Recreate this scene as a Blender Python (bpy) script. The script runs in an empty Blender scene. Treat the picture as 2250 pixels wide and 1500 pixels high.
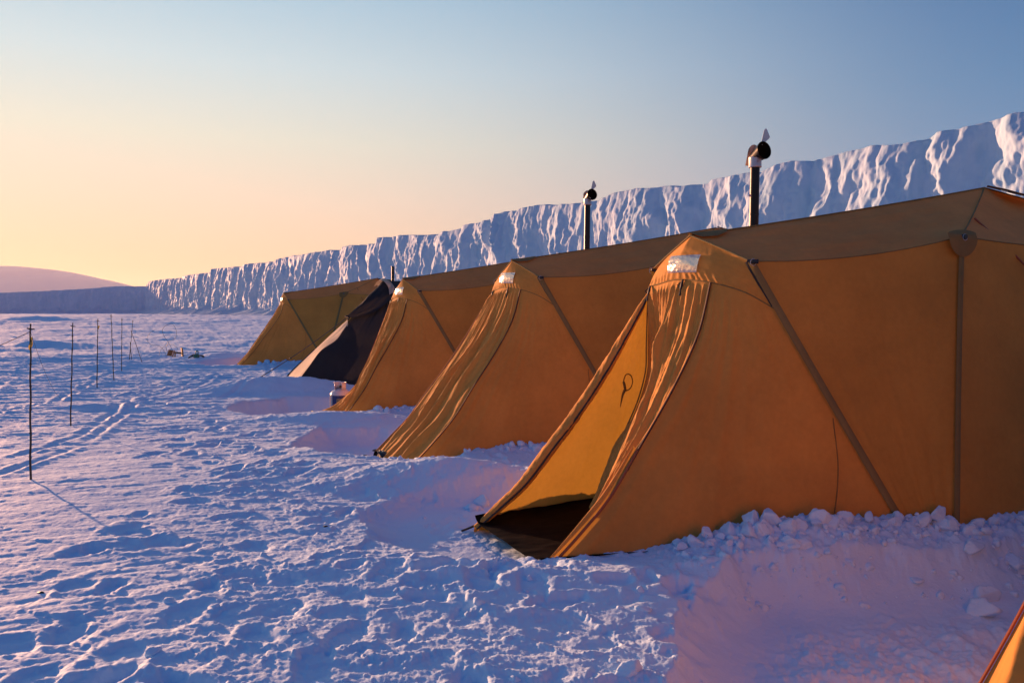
import bpy, bmesh, math, random
import numpy as np
from mathutils import Vector, Matrix
random.seed(4); rng = np.random.default_rng(7)
R = math.radians
scene = bpy.context.scene
C = scene.collection
# ------------------------------------------------------------------ numbers of the place
F_PX, CX, CY, PITCH, HCAM = 1750.0, 1125.0, 750.0, -0.038, 1.7
SUN_AZ = R(-43.0)          # measured from +Y (view axis) towards -X
SUN_EL = R(6.0)
SUN_DIR = np.array([math.sin(SUN_AZ)*math.cos(SUN_EL), math.cos(SUN_AZ)*math.cos(SUN_EL), math.sin(SUN_EL)])
# tents: x, y, yaw, base z
TP = {0: (2.665, 2.40, .38, -.20), 1: (1.464, 6.541, .41, -.026), 2: (.002, 10.747, .466, .034),
      3: (-2.105, 15.425, .494, -.02), 5: (-8.508, 29.689, .42, .028)}

def ray(x, y):
    a = (x-CX)/F_PX; b = (CY-y)/F_PX
    c, s = math.cos(PITCH), math.sin(PITCH)
    return np.array([a, c-b*s, s+b*c])
def at(x, y, Y):
    d = ray(x, y); return np.array([0, 0, HCAM])+d*(Y/d[1])
def on_level(x, y, z=0.):
    d = ray(x, y); return np.array([0, 0, HCAM])+d*((z-HCAM)/d[2])
def to_local(t, p):
    q = TP[t]; c, s = math.cos(q[2]), math.sin(q[2]); X, Y = p[0]-q[0], p[1]-q[1]
    return np.array([X*c+Y*s, X*s-Y*c])      # (u along ridge, v towards the near side)
def to_world(t, u, v):
    q = TP[t]; c, s = math.cos(q[2]), math.sin(q[2])
    return (q[0]+u*c+v*s, q[1]+u*s-v*c)

# ------------------------------------------------------------------ noise
def _hash(ix, iy, seed):
    h = (ix.astype(np.int64)*374761393 + iy.astype(np.int64)*668265263 + seed*1442695041) & 0xffffffff
    h = ((h ^ (h >> 13))*1274126177) & 0xffffffff
    h = (h ^ (h >> 16)) & 0xffffffff
    return h
def perlin(x, y, seed=0):
    x = np.asarray(x, float); y = np.asarray(y, float)
    x0 = np.floor(x); y0 = np.floor(y); fx = x-x0; fy = y-y0
    u = fx*fx*fx*(fx*(fx*6-15)+10); v = fy*fy*fy*(fy*(fy*6-15)+10)
    def g(ix, iy, dx, dy):
        a = _hash(ix, iy, seed)*(2*math.pi/4294967296.0)
        return np.cos(a)*dx+np.sin(a)*dy
    n00 = g(x0, y0, fx, fy); n10 = g(x0+1, y0, fx-1, fy)
    n01 = g(x0, y0+1, fx, fy-1); n11 = g(x0+1, y0+1, fx-1, fy-1)
    return 1.5*((n00*(1-u)+n10*u)*(1-v)+(n01*(1-u)+n11*u)*v)
def fbm(x, y, seed=0, octv=4, gain=.5, lac=2.03):
    s = 0; a = 1.; n = 0
    for i in range(octv):
        s = s+a*perlin(x, y, seed+i*17); n += a; a *= gain; x = x*lac+3.1; y = y*lac-1.7
    return s/n
def ridged(x, y, seed=0, octv=4, gain=.5, lac=2.03):
    s = 0; a = 1.; n = 0
    for i in range(octv):
        s = s+a*(1-np.abs(perlin(x, y, seed+i*17))*1.6); n += a; a *= gain; x = x*lac+3.1; y = y*lac-1.7
    return s/n
def sstep(a, b, x):
    t = np.clip((x-a)/(b-a), 0, 1); return t*t*(3-2*t)
def poly_sdf(px, py, poly):
    """signed distance, negative inside"""
    d = np.full(px.shape, 1e9); inside = np.zeros(px.shape, bool)
    n = len(poly)
    for i in range(n):
        ax, ay = poly[i]; bx, by = poly[(i+1) % n]
        ex, ey = bx-ax, by-ay; wx, wy = px-ax, py-ay
        t = np.clip((wx*ex+wy*ey)/(ex*ex+ey*ey), 0, 1)
        d = np.minimum(d, np.hypot(wx-ex*t, wy-ey*t))
        c = ((ay > py) != (by > py)) & (px < (bx-ax)*(py-ay)/((by-ay) if by != ay else 1e-9)+ax)
        inside ^= c
    return np.where(inside, -d, d)
def line_dist(px, py, pts):
    d = np.full(px.shape, 1e9)
    for (ax, ay), (bx, by) in zip(pts[:-1], pts[1:]):
        ex, ey = bx-ax, by-ay; wx, wy = px-ax, py-ay
        t = np.clip((wx*ex+wy*ey)/(ex*ex+ey*ey), 0, 1)
        d = np.minimum(d, np.hypot(wx-ex*t, wy-ey*t))
    return d

# ------------------------------------------------------------------ object helpers
def tag(o, label=None, cat=None, group=None, kind=None):
    if label: o['label'] = label
    if cat: o['category'] = cat
    if group: o['group'] = group
    if kind: o['kind'] = kind
    return o
def empty(name, loc, rz=0):
    o = bpy.data.objects.new(name, None); C.objects.link(o)
    o.location = loc; o.rotation_euler = (0, 0, rz); o.empty_display_size = .2
    return o
def mesh_obj(name, V, F, m, parent=None, smooth=True):
    me = bpy.data.meshes.new(name)
    V = np.asarray(V, np.float32); 
    if isinstance(F, np.ndarray):
        nf, k = F.shape
        me.vertices.add(len(V)); me.vertices.foreach_set('co', V.ravel())
        me.loops.add(nf*k); me.loops.foreach_set('vertex_index', F.ravel().astype(np.int32))
        me.polygons.add(nf); me.polygons.foreach_set('loop_start', np.arange(0, nf*k, k, dtype=np.int32))
        me.polygons.foreach_set('loop_total', np.full(nf, k, np.int32))
        me.update(calc_edges=True)
    else:
        me.from_pydata([tuple(map(float, v)) for v in V], [], F)
    if smooth: me.polygons.foreach_set('use_smooth', np.ones(len(me.polygons), bool))
    for mm in (m if isinstance(m, (list, tuple)) else [m]): me.materials.append(mm)
    o = bpy.data.objects.new(name, me); C.objects.link(o)
    if parent: o.parent = parent
    return o
def grid_faces(n, m, wrap=False, off=0):
    i, j = np.meshgrid(np.arange(n-1), np.arange(m if wrap else m-1), indexing='ij')
    j2 = (j+1) % m
    return (np.stack([i*m+j, i*m+j2, (i+1)*m+j2, (i+1)*m+j], -1).reshape(-1, 4)+off)
def grid_obj(name, P, m, parent=None, wrap=False):
    n, k = P.shape[:2]
    return mesh_obj(name, P.reshape(-1, 3), grid_faces(n, k, wrap), m, parent)
class MB:
    """collects pieces, builds ONE mesh"""
    def __init__(s): s.V = []; s.F = []; s.n = 0
    def add(s, V, F):
        V = np.asarray(V, float); s.V.append(V)
        s.F += [tuple(int(i)+s.n for i in f) for f in F]; s.n += len(V); return s
    def box(s, c, d, rz=0, rot=None):
        c = np.array(c, float); d = np.array(d, float)/2
        P = np.array([[x, y, z] for x in (-1, 1) for y in (-1, 1) for z in (-1, 1)])*d
        M = np.array(rot) if rot is not None else np.array(Matrix.Rotation(rz, 3, 'Z'))
        return s.add(P@M.T+c, [(0, 1, 3, 2), (4, 6, 7, 5), (0, 4, 5, 1), (2, 3, 7, 6), (0, 2, 6, 4), (1, 5, 7, 3)])
    def tube(s, pts, r, k=8, cap=True):
        P = np.asarray(pts, float); n = len(P)
        r = np.broadcast_to(np.asarray(r, float), (n,))
        T = np.gradient(P, axis=0); T /= np.linalg.norm(T, axis=1)[:, None]+1e-12
        up = np.array([0, 0, 1.]) if abs(T[0][2]) < .9 else np.array([1., 0, 0])
        N = np.cross(T[0], up); N /= np.linalg.norm(N); out = []
        a = np.arange(k)*2*math.pi/k
        for i in range(n):
            N = N-T[i]*(N@T[i]); N /= np.linalg.norm(N); B = np.cross(T[i], N)
            out.append(P[i]+r[i]*(np.cos(a)[:, None]*N+np.sin(a)[:, None]*B))
        F = [tuple(f) for f in grid_faces(n, k, True)]
        if cap: F += [tuple(range(k))[::-1], tuple((n-1)*k+j for j in range(k))]
        return s.add(np.concatenate(out), F)
    def lathe(s, prof, c=(0, 0, 0), k=32):
        a = np.arange(k)*2*math.pi/k; out = []
        for r, z in prof: out.append(np.stack([c[0]+r*np.cos(a), c[1]+r*np.sin(a), np.full(k, c[2]+z)], 1))
        F = [tuple(f)[::-1] for f in grid_faces(len(prof), k, True)]
        F += [tuple(range(k)), tuple((len(prof)-1)*k+j for j in range(k))[::-1]]
        return s.add(np.concatenate(out), F)
    def build(s, name, m, parent=None, smooth=True):
        o = mesh_obj(name, np.concatenate(s.V), s.F, m, parent, smooth)
        if smooth:
            md = o.modifiers.new('w', 'EDGE_SPLIT'); md.split_angle = R(40)
        return o
def curve(pts, n=40):
    """Catmull-Rom through pts, resampled by arc length"""
    P = np.asarray(pts, float)
    if len(P) == 2:
        t = np.linspace(0, 1, n)[:, None]; return P[0]*(1-t)+P[1]*t
    Q = np.vstack([2*P[0]-P[1], P, 2*P[-1]-P[-2]]); out = []
    for i in range(1, len(Q)-2):
        t = np.linspace(0, 1, 24, endpoint=False)[:, None]
        a, b, c, d = Q[i-1], Q[i], Q[i+1], Q[i+2]
        out.append(.5*((2*b)+(-a+c)*t+(2*a-5*b+4*c-d)*t*t+(-a+3*b-3*c+d)*t**3))
    out.append(P[-1:]); L = np.concatenate(out)
    return resample(L, n)
def resample(L, n):
    s = np.r_[0, np.cumsum(np.linalg.norm(np.diff(L, axis=0), axis=1))]
    t = np.linspace(0, s[-1], n)
    return np.stack([np.interp(t, s, L[:, k]) for k in range(L.shape[1])], 1)
def coons(top, bot, left, right):
    """top,bot: m points left->right; left,right: n points top->bottom; returns n x m x 3"""
    n, m = len(left), len(top)
    s = np.linspace(0, 1, m)[None, :, None]; t = np.linspace(0, 1, n)[:, None, None]
    Lc = (1-t)*top[None]+t*bot[None]; Ld = (1-s)*left[:, None]+s*right[:, None]
    B = (1-s)*(1-t)*top[0]+s*(1-t)*top[-1]+(1-s)*t*bot[0]+s*t*bot[-1]
    return Lc+Ld-B
def normals(P):
    a = np.gradient(P, axis=0); b = np.gradient(P, axis=1)
    n = np.cross(a, b); return n/(np.linalg.norm(n, axis=2)[..., None]+1e-9)
def edge_fade(n, m, w=.12, top=True, bot=True, left=True, right=True):
    s = np.linspace(0, 1, m)[None]; t = np.linspace(0, 1, n)[:, None]
    f = np.ones((n, m))
    if left: f = f*sstep(0, w, s)
    if right: f = f*sstep(0, w, 1-s)
    if top: f = f*sstep(0, w, t)
    if bot: f = f*sstep(0, w, 1-t)
    return f

# ------------------------------------------------------------------ materials
def nt(name):
    m = bpy.data.materials.new(name); m.use_nodes = True; m.node_tree.nodes.clear(); return m, m.node_tree
def N(t, typ, **k):
    n = t.nodes.new(typ)
    for a, b in k.items():
        if a in n.inputs: n.inputs[a].default_value = b
        else: setattr(n, a, b)
    return n
def L(t, a, b): t.links.new(a, b)
def plain(name, col, rough=.6, metal=0., spec=.5, bump=0., bscale=40., vary=.0):
    m, t = nt(name); o = N(t, 'ShaderNodeOutputMaterial'); p = N(t, 'ShaderNodeBsdfPrincipled')
    p.inputs['Base Color'].default_value = (*col, 1); p.inputs['Roughness'].default_value = rough
    p.inputs['Metallic'].default_value = metal; p.inputs['Specular IOR Level'].default_value = spec
    L(t, p.outputs[0], o.inputs[0])
    tc = N(t, 'ShaderNodeTexCoord')
    nz = N(t, 'ShaderNodeTexNoise', Scale=bscale, Detail=4.); L(t, tc.outputs['Object'], nz.inputs['Vector'])
    if vary:
        r = N(t, 'ShaderNodeMapRange'); L(t, nz.outputs[0], r.inputs[0])
        r.inputs[1].default_value = .3; r.inputs[2].default_value = .7; r.inputs[3].default_value = 1-vary; r.inputs[4].default_value = 1+vary
        h = N(t, 'ShaderNodeHueSaturation'); h.inputs['Color'].default_value = (*col, 1); L(t, r.outputs[0], h.inputs['Value'])
        L(t, h.outputs[0], p.inputs['Base Color'])
    if bump:
        b = N(t, 'ShaderNodeBump', Strength=bump, Distance=.01); L(t, nz.outputs[0], b.inputs['Height']); L(t, b.outputs[0], p.inputs['Normal'])
    return m
def fabric(name, col, tcol, trans=.45, wear=.15, sheen=.0, weave=.25):
    """thin woven cloth: part of the light is scattered back, part passes through"""
    m, t = nt(name); o = N(t, 'ShaderNodeOutputMaterial')
    tc = N(t, 'ShaderNodeTexCoord')
    n1 = N(t, 'ShaderNodeTexNoise', Scale=1.3, Detail=5., Roughness=.6); L(t, tc.outputs['Object'], n1.inputs['Vector'])
    n2 = N(t, 'ShaderNodeTexNoise', Scale=22., Detail=4., Roughness=.65); L(t, tc.outputs['Object'], n2.inputs['Vector'])
    mx = N(t, 'ShaderNodeMath', operation='ADD'); L(t, n1.outputs[0], mx.inputs[0]); 
    ms = N(t, 'ShaderNodeMath', operation='MULTIPLY'); ms.inputs[1].default_value = .35; L(t, n2.outputs[0], ms.inputs[0]); L(t, ms.outputs[0], mx.inputs[1])
    r = N(t, 'ShaderNodeMapRange'); L(t, mx.outputs[0], r.inputs[0])
    r.inputs[1].default_value = .45; r.inputs[2].default_value = .9; r.inputs[3].default_value = 1-wear; r.inputs[4].default_value = 1+wear
    def tint(c):
        h = N(t, 'ShaderNodeHueSaturation'); h.inputs['Color'].default_value = (*c, 1); L(t, r.outputs[0], h.inputs['Value']); return h.outputs[0]
    # weave + crinkle bump
    w1 = N(t, 'ShaderNodeTexWave', Scale=90., Distortion=.3); w1.bands_direction = 'X'; L(t, tc.outputs['Object'], w1.inputs['Vector'])
    w2 = N(t, 'ShaderNodeTexWave', Scale=90., Distortion=.3); w2.bands_direction = 'Z'; L(t, tc.outputs['Object'], w2.inputs['Vector'])
    wa = N(t, 'ShaderNodeMath', operation='ADD'); L(t, w1.outputs[1], wa.inputs[0]); L(t, w2.outputs[1], wa.inputs[1])
    b1 = N(t, 'ShaderNodeBump', Strength=weave*.4, Distance=.001); L(t, wa.outputs[0], b1.inputs['Height'])
    n3 = N(t, 'ShaderNodeTexNoise', Scale=7., Detail=6., Roughness=.55, Distortion=.8); L(t, tc.outputs['Object'], n3.inputs['Vector'])
    b2 = N(t, 'ShaderNodeBump', Strength=.35, Distance=.012); L(t, n3.outputs[0], b2.inputs['Height']); L(t, b1.outputs[0], b2.inputs['Normal'])
    d = N(t, 'ShaderNodeBsdfPrincipled'); d.inputs['Roughness'].default_value = .75; d.inputs['Specular IOR Level'].default_value = .25
    if sheen: d.inputs['Sheen Weight'].default_value = sheen
    L(t, tint(col), d.inputs['Base Color']); L(t, b2.outputs[0], d.inputs['Normal'])
    tr = N(t, 'ShaderNodeBsdfTranslucent'); L(t, tint(tcol), tr.inputs[0]); L(t, b2.outputs[0], tr.inputs['Normal'])
    mix = N(t, 'ShaderNodeMixShader'); mix.inputs[0].default_value = trans
    L(t, d.outputs[0], mix.inputs[1]); L(t, tr.outputs[0], mix.inputs[2]); L(t, mix.outputs[0], o.inputs[0])
    return m
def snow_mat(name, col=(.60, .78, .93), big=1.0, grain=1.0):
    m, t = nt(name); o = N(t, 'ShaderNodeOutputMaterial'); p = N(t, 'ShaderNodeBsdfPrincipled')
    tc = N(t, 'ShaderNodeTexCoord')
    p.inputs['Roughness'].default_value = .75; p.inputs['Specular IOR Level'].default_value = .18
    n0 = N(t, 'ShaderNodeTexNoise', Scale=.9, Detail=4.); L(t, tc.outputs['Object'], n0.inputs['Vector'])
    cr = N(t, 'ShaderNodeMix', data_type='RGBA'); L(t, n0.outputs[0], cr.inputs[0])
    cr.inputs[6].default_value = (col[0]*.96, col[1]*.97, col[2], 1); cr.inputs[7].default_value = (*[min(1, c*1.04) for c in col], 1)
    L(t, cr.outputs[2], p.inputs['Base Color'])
    n1 = N(t, 'ShaderNodeTexNoise', Scale=26.*big, Detail=5., Roughness=.6); L(t, tc.outputs['Object'], n1.inputs['Vector'])
    n2 = N(t, 'ShaderNodeTexNoise', Scale=170.*big, Detail=2.); L(t, tc.outputs['Object'], n2.inputs['Vector'])
    b1 = N(t, 'ShaderNodeBump', Strength=.55*grain, Distance=.012/big); L(t, n1.outputs[0], b1.inputs['Height'])
    b2 = N(t, 'ShaderNodeBump', Strength=.4*grain, Distance=.002/big); L(t, n2.outputs[0], b2.inputs['Height']); L(t, b1.outputs[0], b2.inputs['Normal'])
    L(t, b2.outputs[0], p.inputs['Normal'])
    L(t, p.outputs[0], o.inputs[0]); return m
def ice_mat(name):
    m, t = nt(name); o = N(t, 'ShaderNodeOutputMaterial'); p = N(t, 'ShaderNodeBsdfPrincipled')
    tc = N(t, 'ShaderNodeTexCoord'); mp = N(t, 'ShaderNodeMapping'); mp.inputs['Scale'].default_value = (.5, .5, .12)
    L(t, tc.outputs['Object'], mp.inputs['Vector'])
    n0 = N(t, 'ShaderNodeTexNoise', Scale=.7, Detail=7., Roughness=.62, Distortion=.6); L(t, mp.outputs[0], n0.inputs['Vector'])
    cr = N(t, 'ShaderNodeValToRGB'); L(t, n0.outputs[0], cr.inputs[0])
    e = cr.color_ramp.elements; e[0].position = .32; e[0].color = (.34, .54, .70, 1); e[1].position = .66; e[1].color = (.50, .63, .77, 1)
    L(t, cr.outputs[0], p.inputs['Base Color'])
    p.inputs['Roughness'].default_value = .7; p.inputs['Specular IOR Level'].default_value = .12
    n1 = N(t, 'ShaderNodeTexNoise', Scale=2.2, Detail=8., Roughness=.6); L(t, mp.outputs[0], n1.inputs['Vector'])
    n2 = N(t, 'ShaderNodeTexNoise', Scale=1.6, Detail=6., Roughness=.6); L(t, tc.outputs['Object'], n2.inputs['Vector'])
    b1 = N(t, 'ShaderNodeBump', Strength=.5, Distance=.18); L(t, n1.outputs[0], b1.inputs['Height'])
    b2 = N(t, 'ShaderNodeBump', Strength=.3, Distance=.06); L(t, n2.outputs[0], b2.inputs['Height']); L(t, b1.outputs[0], b2.inputs['Normal'])
    L(t, b2.outputs[0], p.inputs['Normal']); L(t, p.outputs[0], o.inputs[0]); return m
def vinyl_mat(name):
    m, t = nt(name); o = N(t, 'ShaderNodeOutputMaterial')
    tc = N(t, 'ShaderNodeTexCoord')
    n = N(t, 'ShaderNodeTexNoise', Scale=14., Detail=5., Roughness=.6, Distortion=2.); L(t, tc.outputs['Object'], n.inputs['Vector'])
    b = N(t, 'ShaderNodeBump', Strength=.15, Distance=.006); L(t, n.outputs[0], b.inputs['Height'])
    g = N(t, 'ShaderNodeBsdfGlossy', Roughness=.16); g.inputs[0].default_value = (.62, .60, .58, 1); L(t, b.outputs[0], g.inputs['Normal'])
    tr = N(t, 'ShaderNodeBsdfTransparent'); tr.inputs[0].default_value = (.75, .78, .8, 1)
    d = N(t, 'ShaderNodeBsdfDiffuse'); d.inputs[0].default_value = (.5, .52, .55, 1); L(t, b.outputs[0], d.inputs['Normal'])
    m1 = N(t, 'ShaderNodeMixShader'); m1.inputs[0].default_value = .35; L(t, tr.outputs[0], m1.inputs[1]); L(t, d.outputs[0], m1.inputs[2])
    m2 = N(t, 'ShaderNodeMixShader'); m2.inputs[0].default_value = .5; L(t, m1.outputs[0], m2.inputs[1]); L(t, g.outputs[0], m2.inputs[2])
    L(t, m2.outputs[0], o.inputs[0]); return m
M = {}
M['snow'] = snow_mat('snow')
M['snow_far'] = snow_mat('hill snow', (.80, .80, .84), .02, .5)
M['ice'] = ice_mat('glacier ice')
M['orange'] = fabric('orange tent cloth', (.93, .42, .09), (.33, .182, .027), .40)
M['wall_cloth'] = fabric('orange cloth with wall shade', (.80, .39, .08), (.235, .146, .022), .40)  # same tent cloth, darkened: the walls' shade is put into the colour
M['roof_cloth'] = fabric('orange cloth with roof glow', (.95, .43, .12), (.46, .23, .05), .42)  # same tent cloth, warmed: the roof's glow is put into the colour
M['orange_patch'] = fabric('doubled orange cloth', (.40, .23, .075), (.20, .12, .03), .38)
M['orange_seam'] = fabric('seam and pole shade cloth', (.36, .26, .10), (.10, .075, .02), .38)  # seams, and strips darkened for pole shadow showing through the cloth
M['skirt'] = plain('olive skirt cloth', (.16, .10, .03), .8)
M['piping'] = plain('brown piping', (.10, .035, .012), .7)
M['red_piping'] = plain('rust piping', (.30, .07, .02), .6)
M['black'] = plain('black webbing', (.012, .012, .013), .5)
M['vinyl'] = vinyl_mat('clear window vinyl')
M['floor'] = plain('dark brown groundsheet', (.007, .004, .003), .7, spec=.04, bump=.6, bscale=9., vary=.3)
M['dark_cloth'] = fabric('charcoal tent cloth', (.030, .031, .036), (.03, .028, .026), .25, wear=.15)
M['beige_cloth'] = fabric('beige liner cloth', (.62, .50, .38), (.4, .3, .2), .3)
M['pipe'] = plain('black stove pipe', (.012, .011, .011), .35, .6, bump=.1, bscale=30.)
M['galv'] = plain('galvanised sheet', (.50, .51, .52), .42, .5, bump=.1, bscale=25., vary=.08)
M['hood_black'] = plain('black hood inside', (.006, .006, .006), .9, spec=.03)  # even matt black for the inside of the hood mouth
M['sticker'] = plain('grey sticker', (.30, .28, .33), .5)
M['bamboo'] = plain('dark bamboo', (.055, .035, .028), .6, vary=.3, bscale=20.)
M['flag'] = fabric('faded yellow tape', (.35, .26, .08), (.4, .3, .08), .4)
M['rope'] = plain('thin cord', (.05, .045, .05), .8)
M['tank_white'] = plain('white enamel', (.62, .63, .66), .3, vary=.05)
M['tank_blue'] = plain('blue label', (.015, .035, .16), .35)
M['tank_yellow'] = plain('yellow print', (.42, .34, .06), .5)
M['wood'] = plain('weathered plywood', (.30, .17, .085), .7, vary=.3, bscale=12., bump=.3)
M['darkwood'] = plain('dark board', (.06, .045, .04), .7)
M['cable'] = plain('black cable', (.03, .028, .035), .5)
M['green'] = plain('green plastic', (.02, .16, .11), .45)

# ------------------------------------------------------------------ ground
BASE_NEAR = [(-1.35, .66), (1.20, 1.20), (1.40, 1.41), (5.7, 1.41), (8.4, .7)]
BASE_FAR = [(-1.35, -.66), (1.20, -1.20), (1.40, -1.41), (5.7, -1.41), (8.4, -.7)]
FOOT = [(-1.50, .58), (1.1, 1.10), (1.3, 1.32), (5.6, 1.32), (8.3, .6), (8.3, -.6), (5.6, -1.32), (1.3, -1.32), (1.1, -1.10), (-1.50, -.58)]
PITS = [  # tent, polygon (None = world), depth, wall width
    (None, [(.62, 1.2), (.66, 3.0), (.76, 3.75), (.98, 4.42), (1.16, 4.80), (1.46, 5.20), (1.80, 5.26), (3.2, 5.50), (5.2, 6.3), (8.5, 7.5), (9, 1)], .25, .50),
    (1, [(-1.25, .62), (-2.1, .5), (-2.55, -.4), (-2.45, -1.2), (-2.0, -1.62), (-1.2, -1.70), (-.7, -1.45), (.5, -1.7), (.6, -1.1), (-.9, -.6)], .10, .4),
    (2, [(-1.15, .95), (-2.15, .95), (-2.7, .4), (-2.8, -.6), (-2.5, -1.55), (-2.0, -2.35), (-1.2, -2.1), (-.8, -1.4), (0, -1.2)], .24, .45),
    (3, [(-1.0, 1.0), (-2.4, 1.0), (-3.0, .5), (-3.1, -.8), (-2.7, -2.2), (-1.6, -2.95), (0, -2.45), (1.4, -2.2), (1.4, -1.2), (-1, -.7)], .42, .45),
    (5, [(-1.2, .9), (-2.6, .8), (-3.4, -.6), (-2.8, -1.9), (-1.0, -2.0), (0, -1.0)], .30, .45)]
TRACKS = [[(-13, 13.5), (-7.0, 15.5), (-5.9, 19.5), (-9.5, 31)], [(-5.6, 7.0), (-6.1, 11.3), (-8.2, 17.0)],
          [(-5.2, 6.6), (-5.6, 10.3), (-7.9, 17.2)], [(-8.8, 12.0), (-9.5, 16.5), (-13, 26)], [(-9.0, 17.5), (-8.4, 20.0), (-9.4, 25)],
          [(-8.2, 17.2), (-8.0, 20.2), (-9.0, 25)], [(-7.2, 8.5), (-9.2, 13.0), (-14, 22)]]
_fp = []
for i in range(190):
    y = 3.2+7.5*random.random()**1.3; x = -2.6+4.3*random.random()-(y-4)*.32
    _fp.append((x, y, random.uniform(0, 6.28), random.uniform(.09, .17), random.uniform(.010, .032)))
for i in range(60):
    y = random.uniform(6, 22); x = -y*.47+.9+random.gauss(0, .5)
    _fp.append((x, y, random.uniform(0, 6.28), random.uniform(.1, .16), random.uniform(.02, .05)))
def ground_z(X, Y, fine=True):
    X = np.asarray(X, float); Y = np.asarray(Y, float)
    r = np.hypot(X, Y)
    z = -.22*sstep(7, 20, Y)
    p = -.42*X+.907*Y; q = .907*X+.42*Y
    wx = fbm(X*1.9, Y*1.9, 51, 3)*.16; wy = fbm(X*1.9, Y*1.9, 77, 3)*.16
    pathd = np.abs(X-(.4-.47*Y))             # lateral distance from the trodden path
    # broad relief
    z += .05*fbm(X*.33, Y*.33, 1, 3)*sstep(2, 12, r)
    far = sstep(14, 60, r)
    z += far*.20*fbm(X*.055, Y*.12, 3, 4)+sstep(11, 38, r)*.25*fbm(X*.16, Y*.55, 9, 6, .64)+sstep(60, 160, r)*.95*fbm(X*.03, Y*.14, 17, 6, .62)+sstep(8, 17, r)*(1-sstep(60, 140, r))*.085*fbm(X*.7, Y*2.0, 11, 5, .62)
    z += sstep(60, 300, r)*.7*fbm(X*.008, Y*.02, 13, 4)
    near = 1-sstep(45, 120, r)
    # left plain: smooth wind pack with small sastrugi
    plainm = sstep(1.5, 3.0, pathd-.0)*(X < .4-.47*Y)
    # trodden, rippled surface of the path
    rip = fbm(q*.60+wx*1.5, p*2.7+wy*2., 21, 6, .66)
    rip2 = fbm(q*1.6+wx*3, p*7.0+wx*4, 25, 4, .6)
    rippatch = .40+.60*sstep(-.3, .35, fbm(X*.5, Y*.5, 29, 2))
    z += near*(.0195*rip+.009*rip2)*rippatch*(1-.25*plainm)
    # lumps and crumbs, strongest to the right of the path and near the camera
    lm = (1-sstep(10, 22, Y))*sstep(-3.2, -.4, X+.28*(Y-4))
    lum = fbm((X+wx)*1.2, (Y+wy)*1.5, 31, 7, .66)
    bil = np.abs(fbm((X+wx)*3.4, (Y+wy)*4.2, 37, 5, .65))
    flatm = np.exp(-((X-.80)/.55)**2-((Y-4.55)/.7)**2)
    z += lm*(1-.72*flatm)*(.0155*lum+.007*bil)
    z += near*(1-lm)*.006*fbm(X*5, Y*7, 41, 4, .6)
    # crust breaks: plates with ragged edges
    rag = .10*fbm(X*6, Y*6, 45, 5, .7)
    c1 = fbm(X*.75+wx, Y*1.15+wy, 43, 3, .5)+rag; c2 = fbm(X*1.3-wy, Y*1.8+wx, 47, 3, .5)+rag*1.2
    pm = (1-.6*plainm)*(.30+.70*lm)
    z += near*pm*(.013*sstep(.02, .09, c1)+.010*sstep(-.06, 0., c2)-.008*sstep(.20, .26, c2))
    z += near*pm*.012*np.exp(-((c1-.085)/.04)**2)*np.maximum(fbm(X*11, Y*11, 49, 4, .65)+.2, 0)*2
    # drift mounds between the tents and the path
    for (mx, my, h, sx, sy) in [(-1.3, 8.3, .10, .9, .5), (-.35, 7.9, .13, 1.1, .42), (*to_world(1, -1.45, -2.0), .10, .7, .35), (-3.0, 12.9, .16, 1.3, .6), (-2.2, 9.4, .10, .8, .9),
                                (-6.0, 18.6, .20, 1.6, .6), (-4.0, 18.7, .26, 2.4, .5), (-25, 42, .26, 1.0, 1.2), (-23.5, 42, .12, 1.8, 1.2), (-10.8, 29.2, .16, 1.8, .9),
                                (-11.5, 32, .3, 1.2, 1), (-7.2, 15.4, .10, 1.6, .8), (1.40, 5.10, .07, .28, .16), (.35, 4.85, .05, .9, .35), (-.6, 5.2, .05, .9, .3), (-40, 70, .3, 9, 5), (-60, 120, .4, 20, 8), (-90, 150, 1.0, 9, 6)]:
        z += h*np.exp(-((X-mx)/sx)**2-((Y-my)/sy)**2)
    if fine:
        sel = (r < 28)
        xs, ys = X[sel], Y[sel]; add = np.zeros(xs.shape)
        for (fx, fy, a, w, d) in _fp:
            m = (np.abs(xs-fx) < .5) & (np.abs(ys-fy) < .5)
            if not m.any(): continue
            dx, dy = xs[m]-fx, ys[m]-fy; c, s = math.cos(a), math.sin(a)
            e = np.hypot((dx*c+dy*s)/(w*1.35), (-dx*s+dy*c)/(w*.75))
            e = e*(1+.45*perlin(xs[m]*4, ys[m]*4, 92))+.35*fbm(xs[m]*9, ys[m]*9, 91, 3, .6)
            add[m] += -d*(1-sstep(.55, 1.0, e))+d*.22*np.exp(-((e-1.2)/.25)**2)
        z[sel] += add
        for tr in TRACKS:
            m = (r < 45) & (X < -3)
            if m.any():
                d = line_dist(X[m], Y[m], tr); w = .04+.0013*r[m]
                z[m] += (-.030*np.exp(-(d/w)**2)+.020*np.exp(-((d-2*w)/w)**2))*(.6+.8*perlin(X[m]*1.3, Y[m]*1.3, 5))
        z += near*(.25+.75*lm+.3*(1-plainm))*(1-.5*flatm)*(.0082*fbm(X*18, Y*18, 61, 4, .72))
    # pits dug at the entrances
    smooth = np.zeros_like(z); pitm = np.zeros_like(z)
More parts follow.
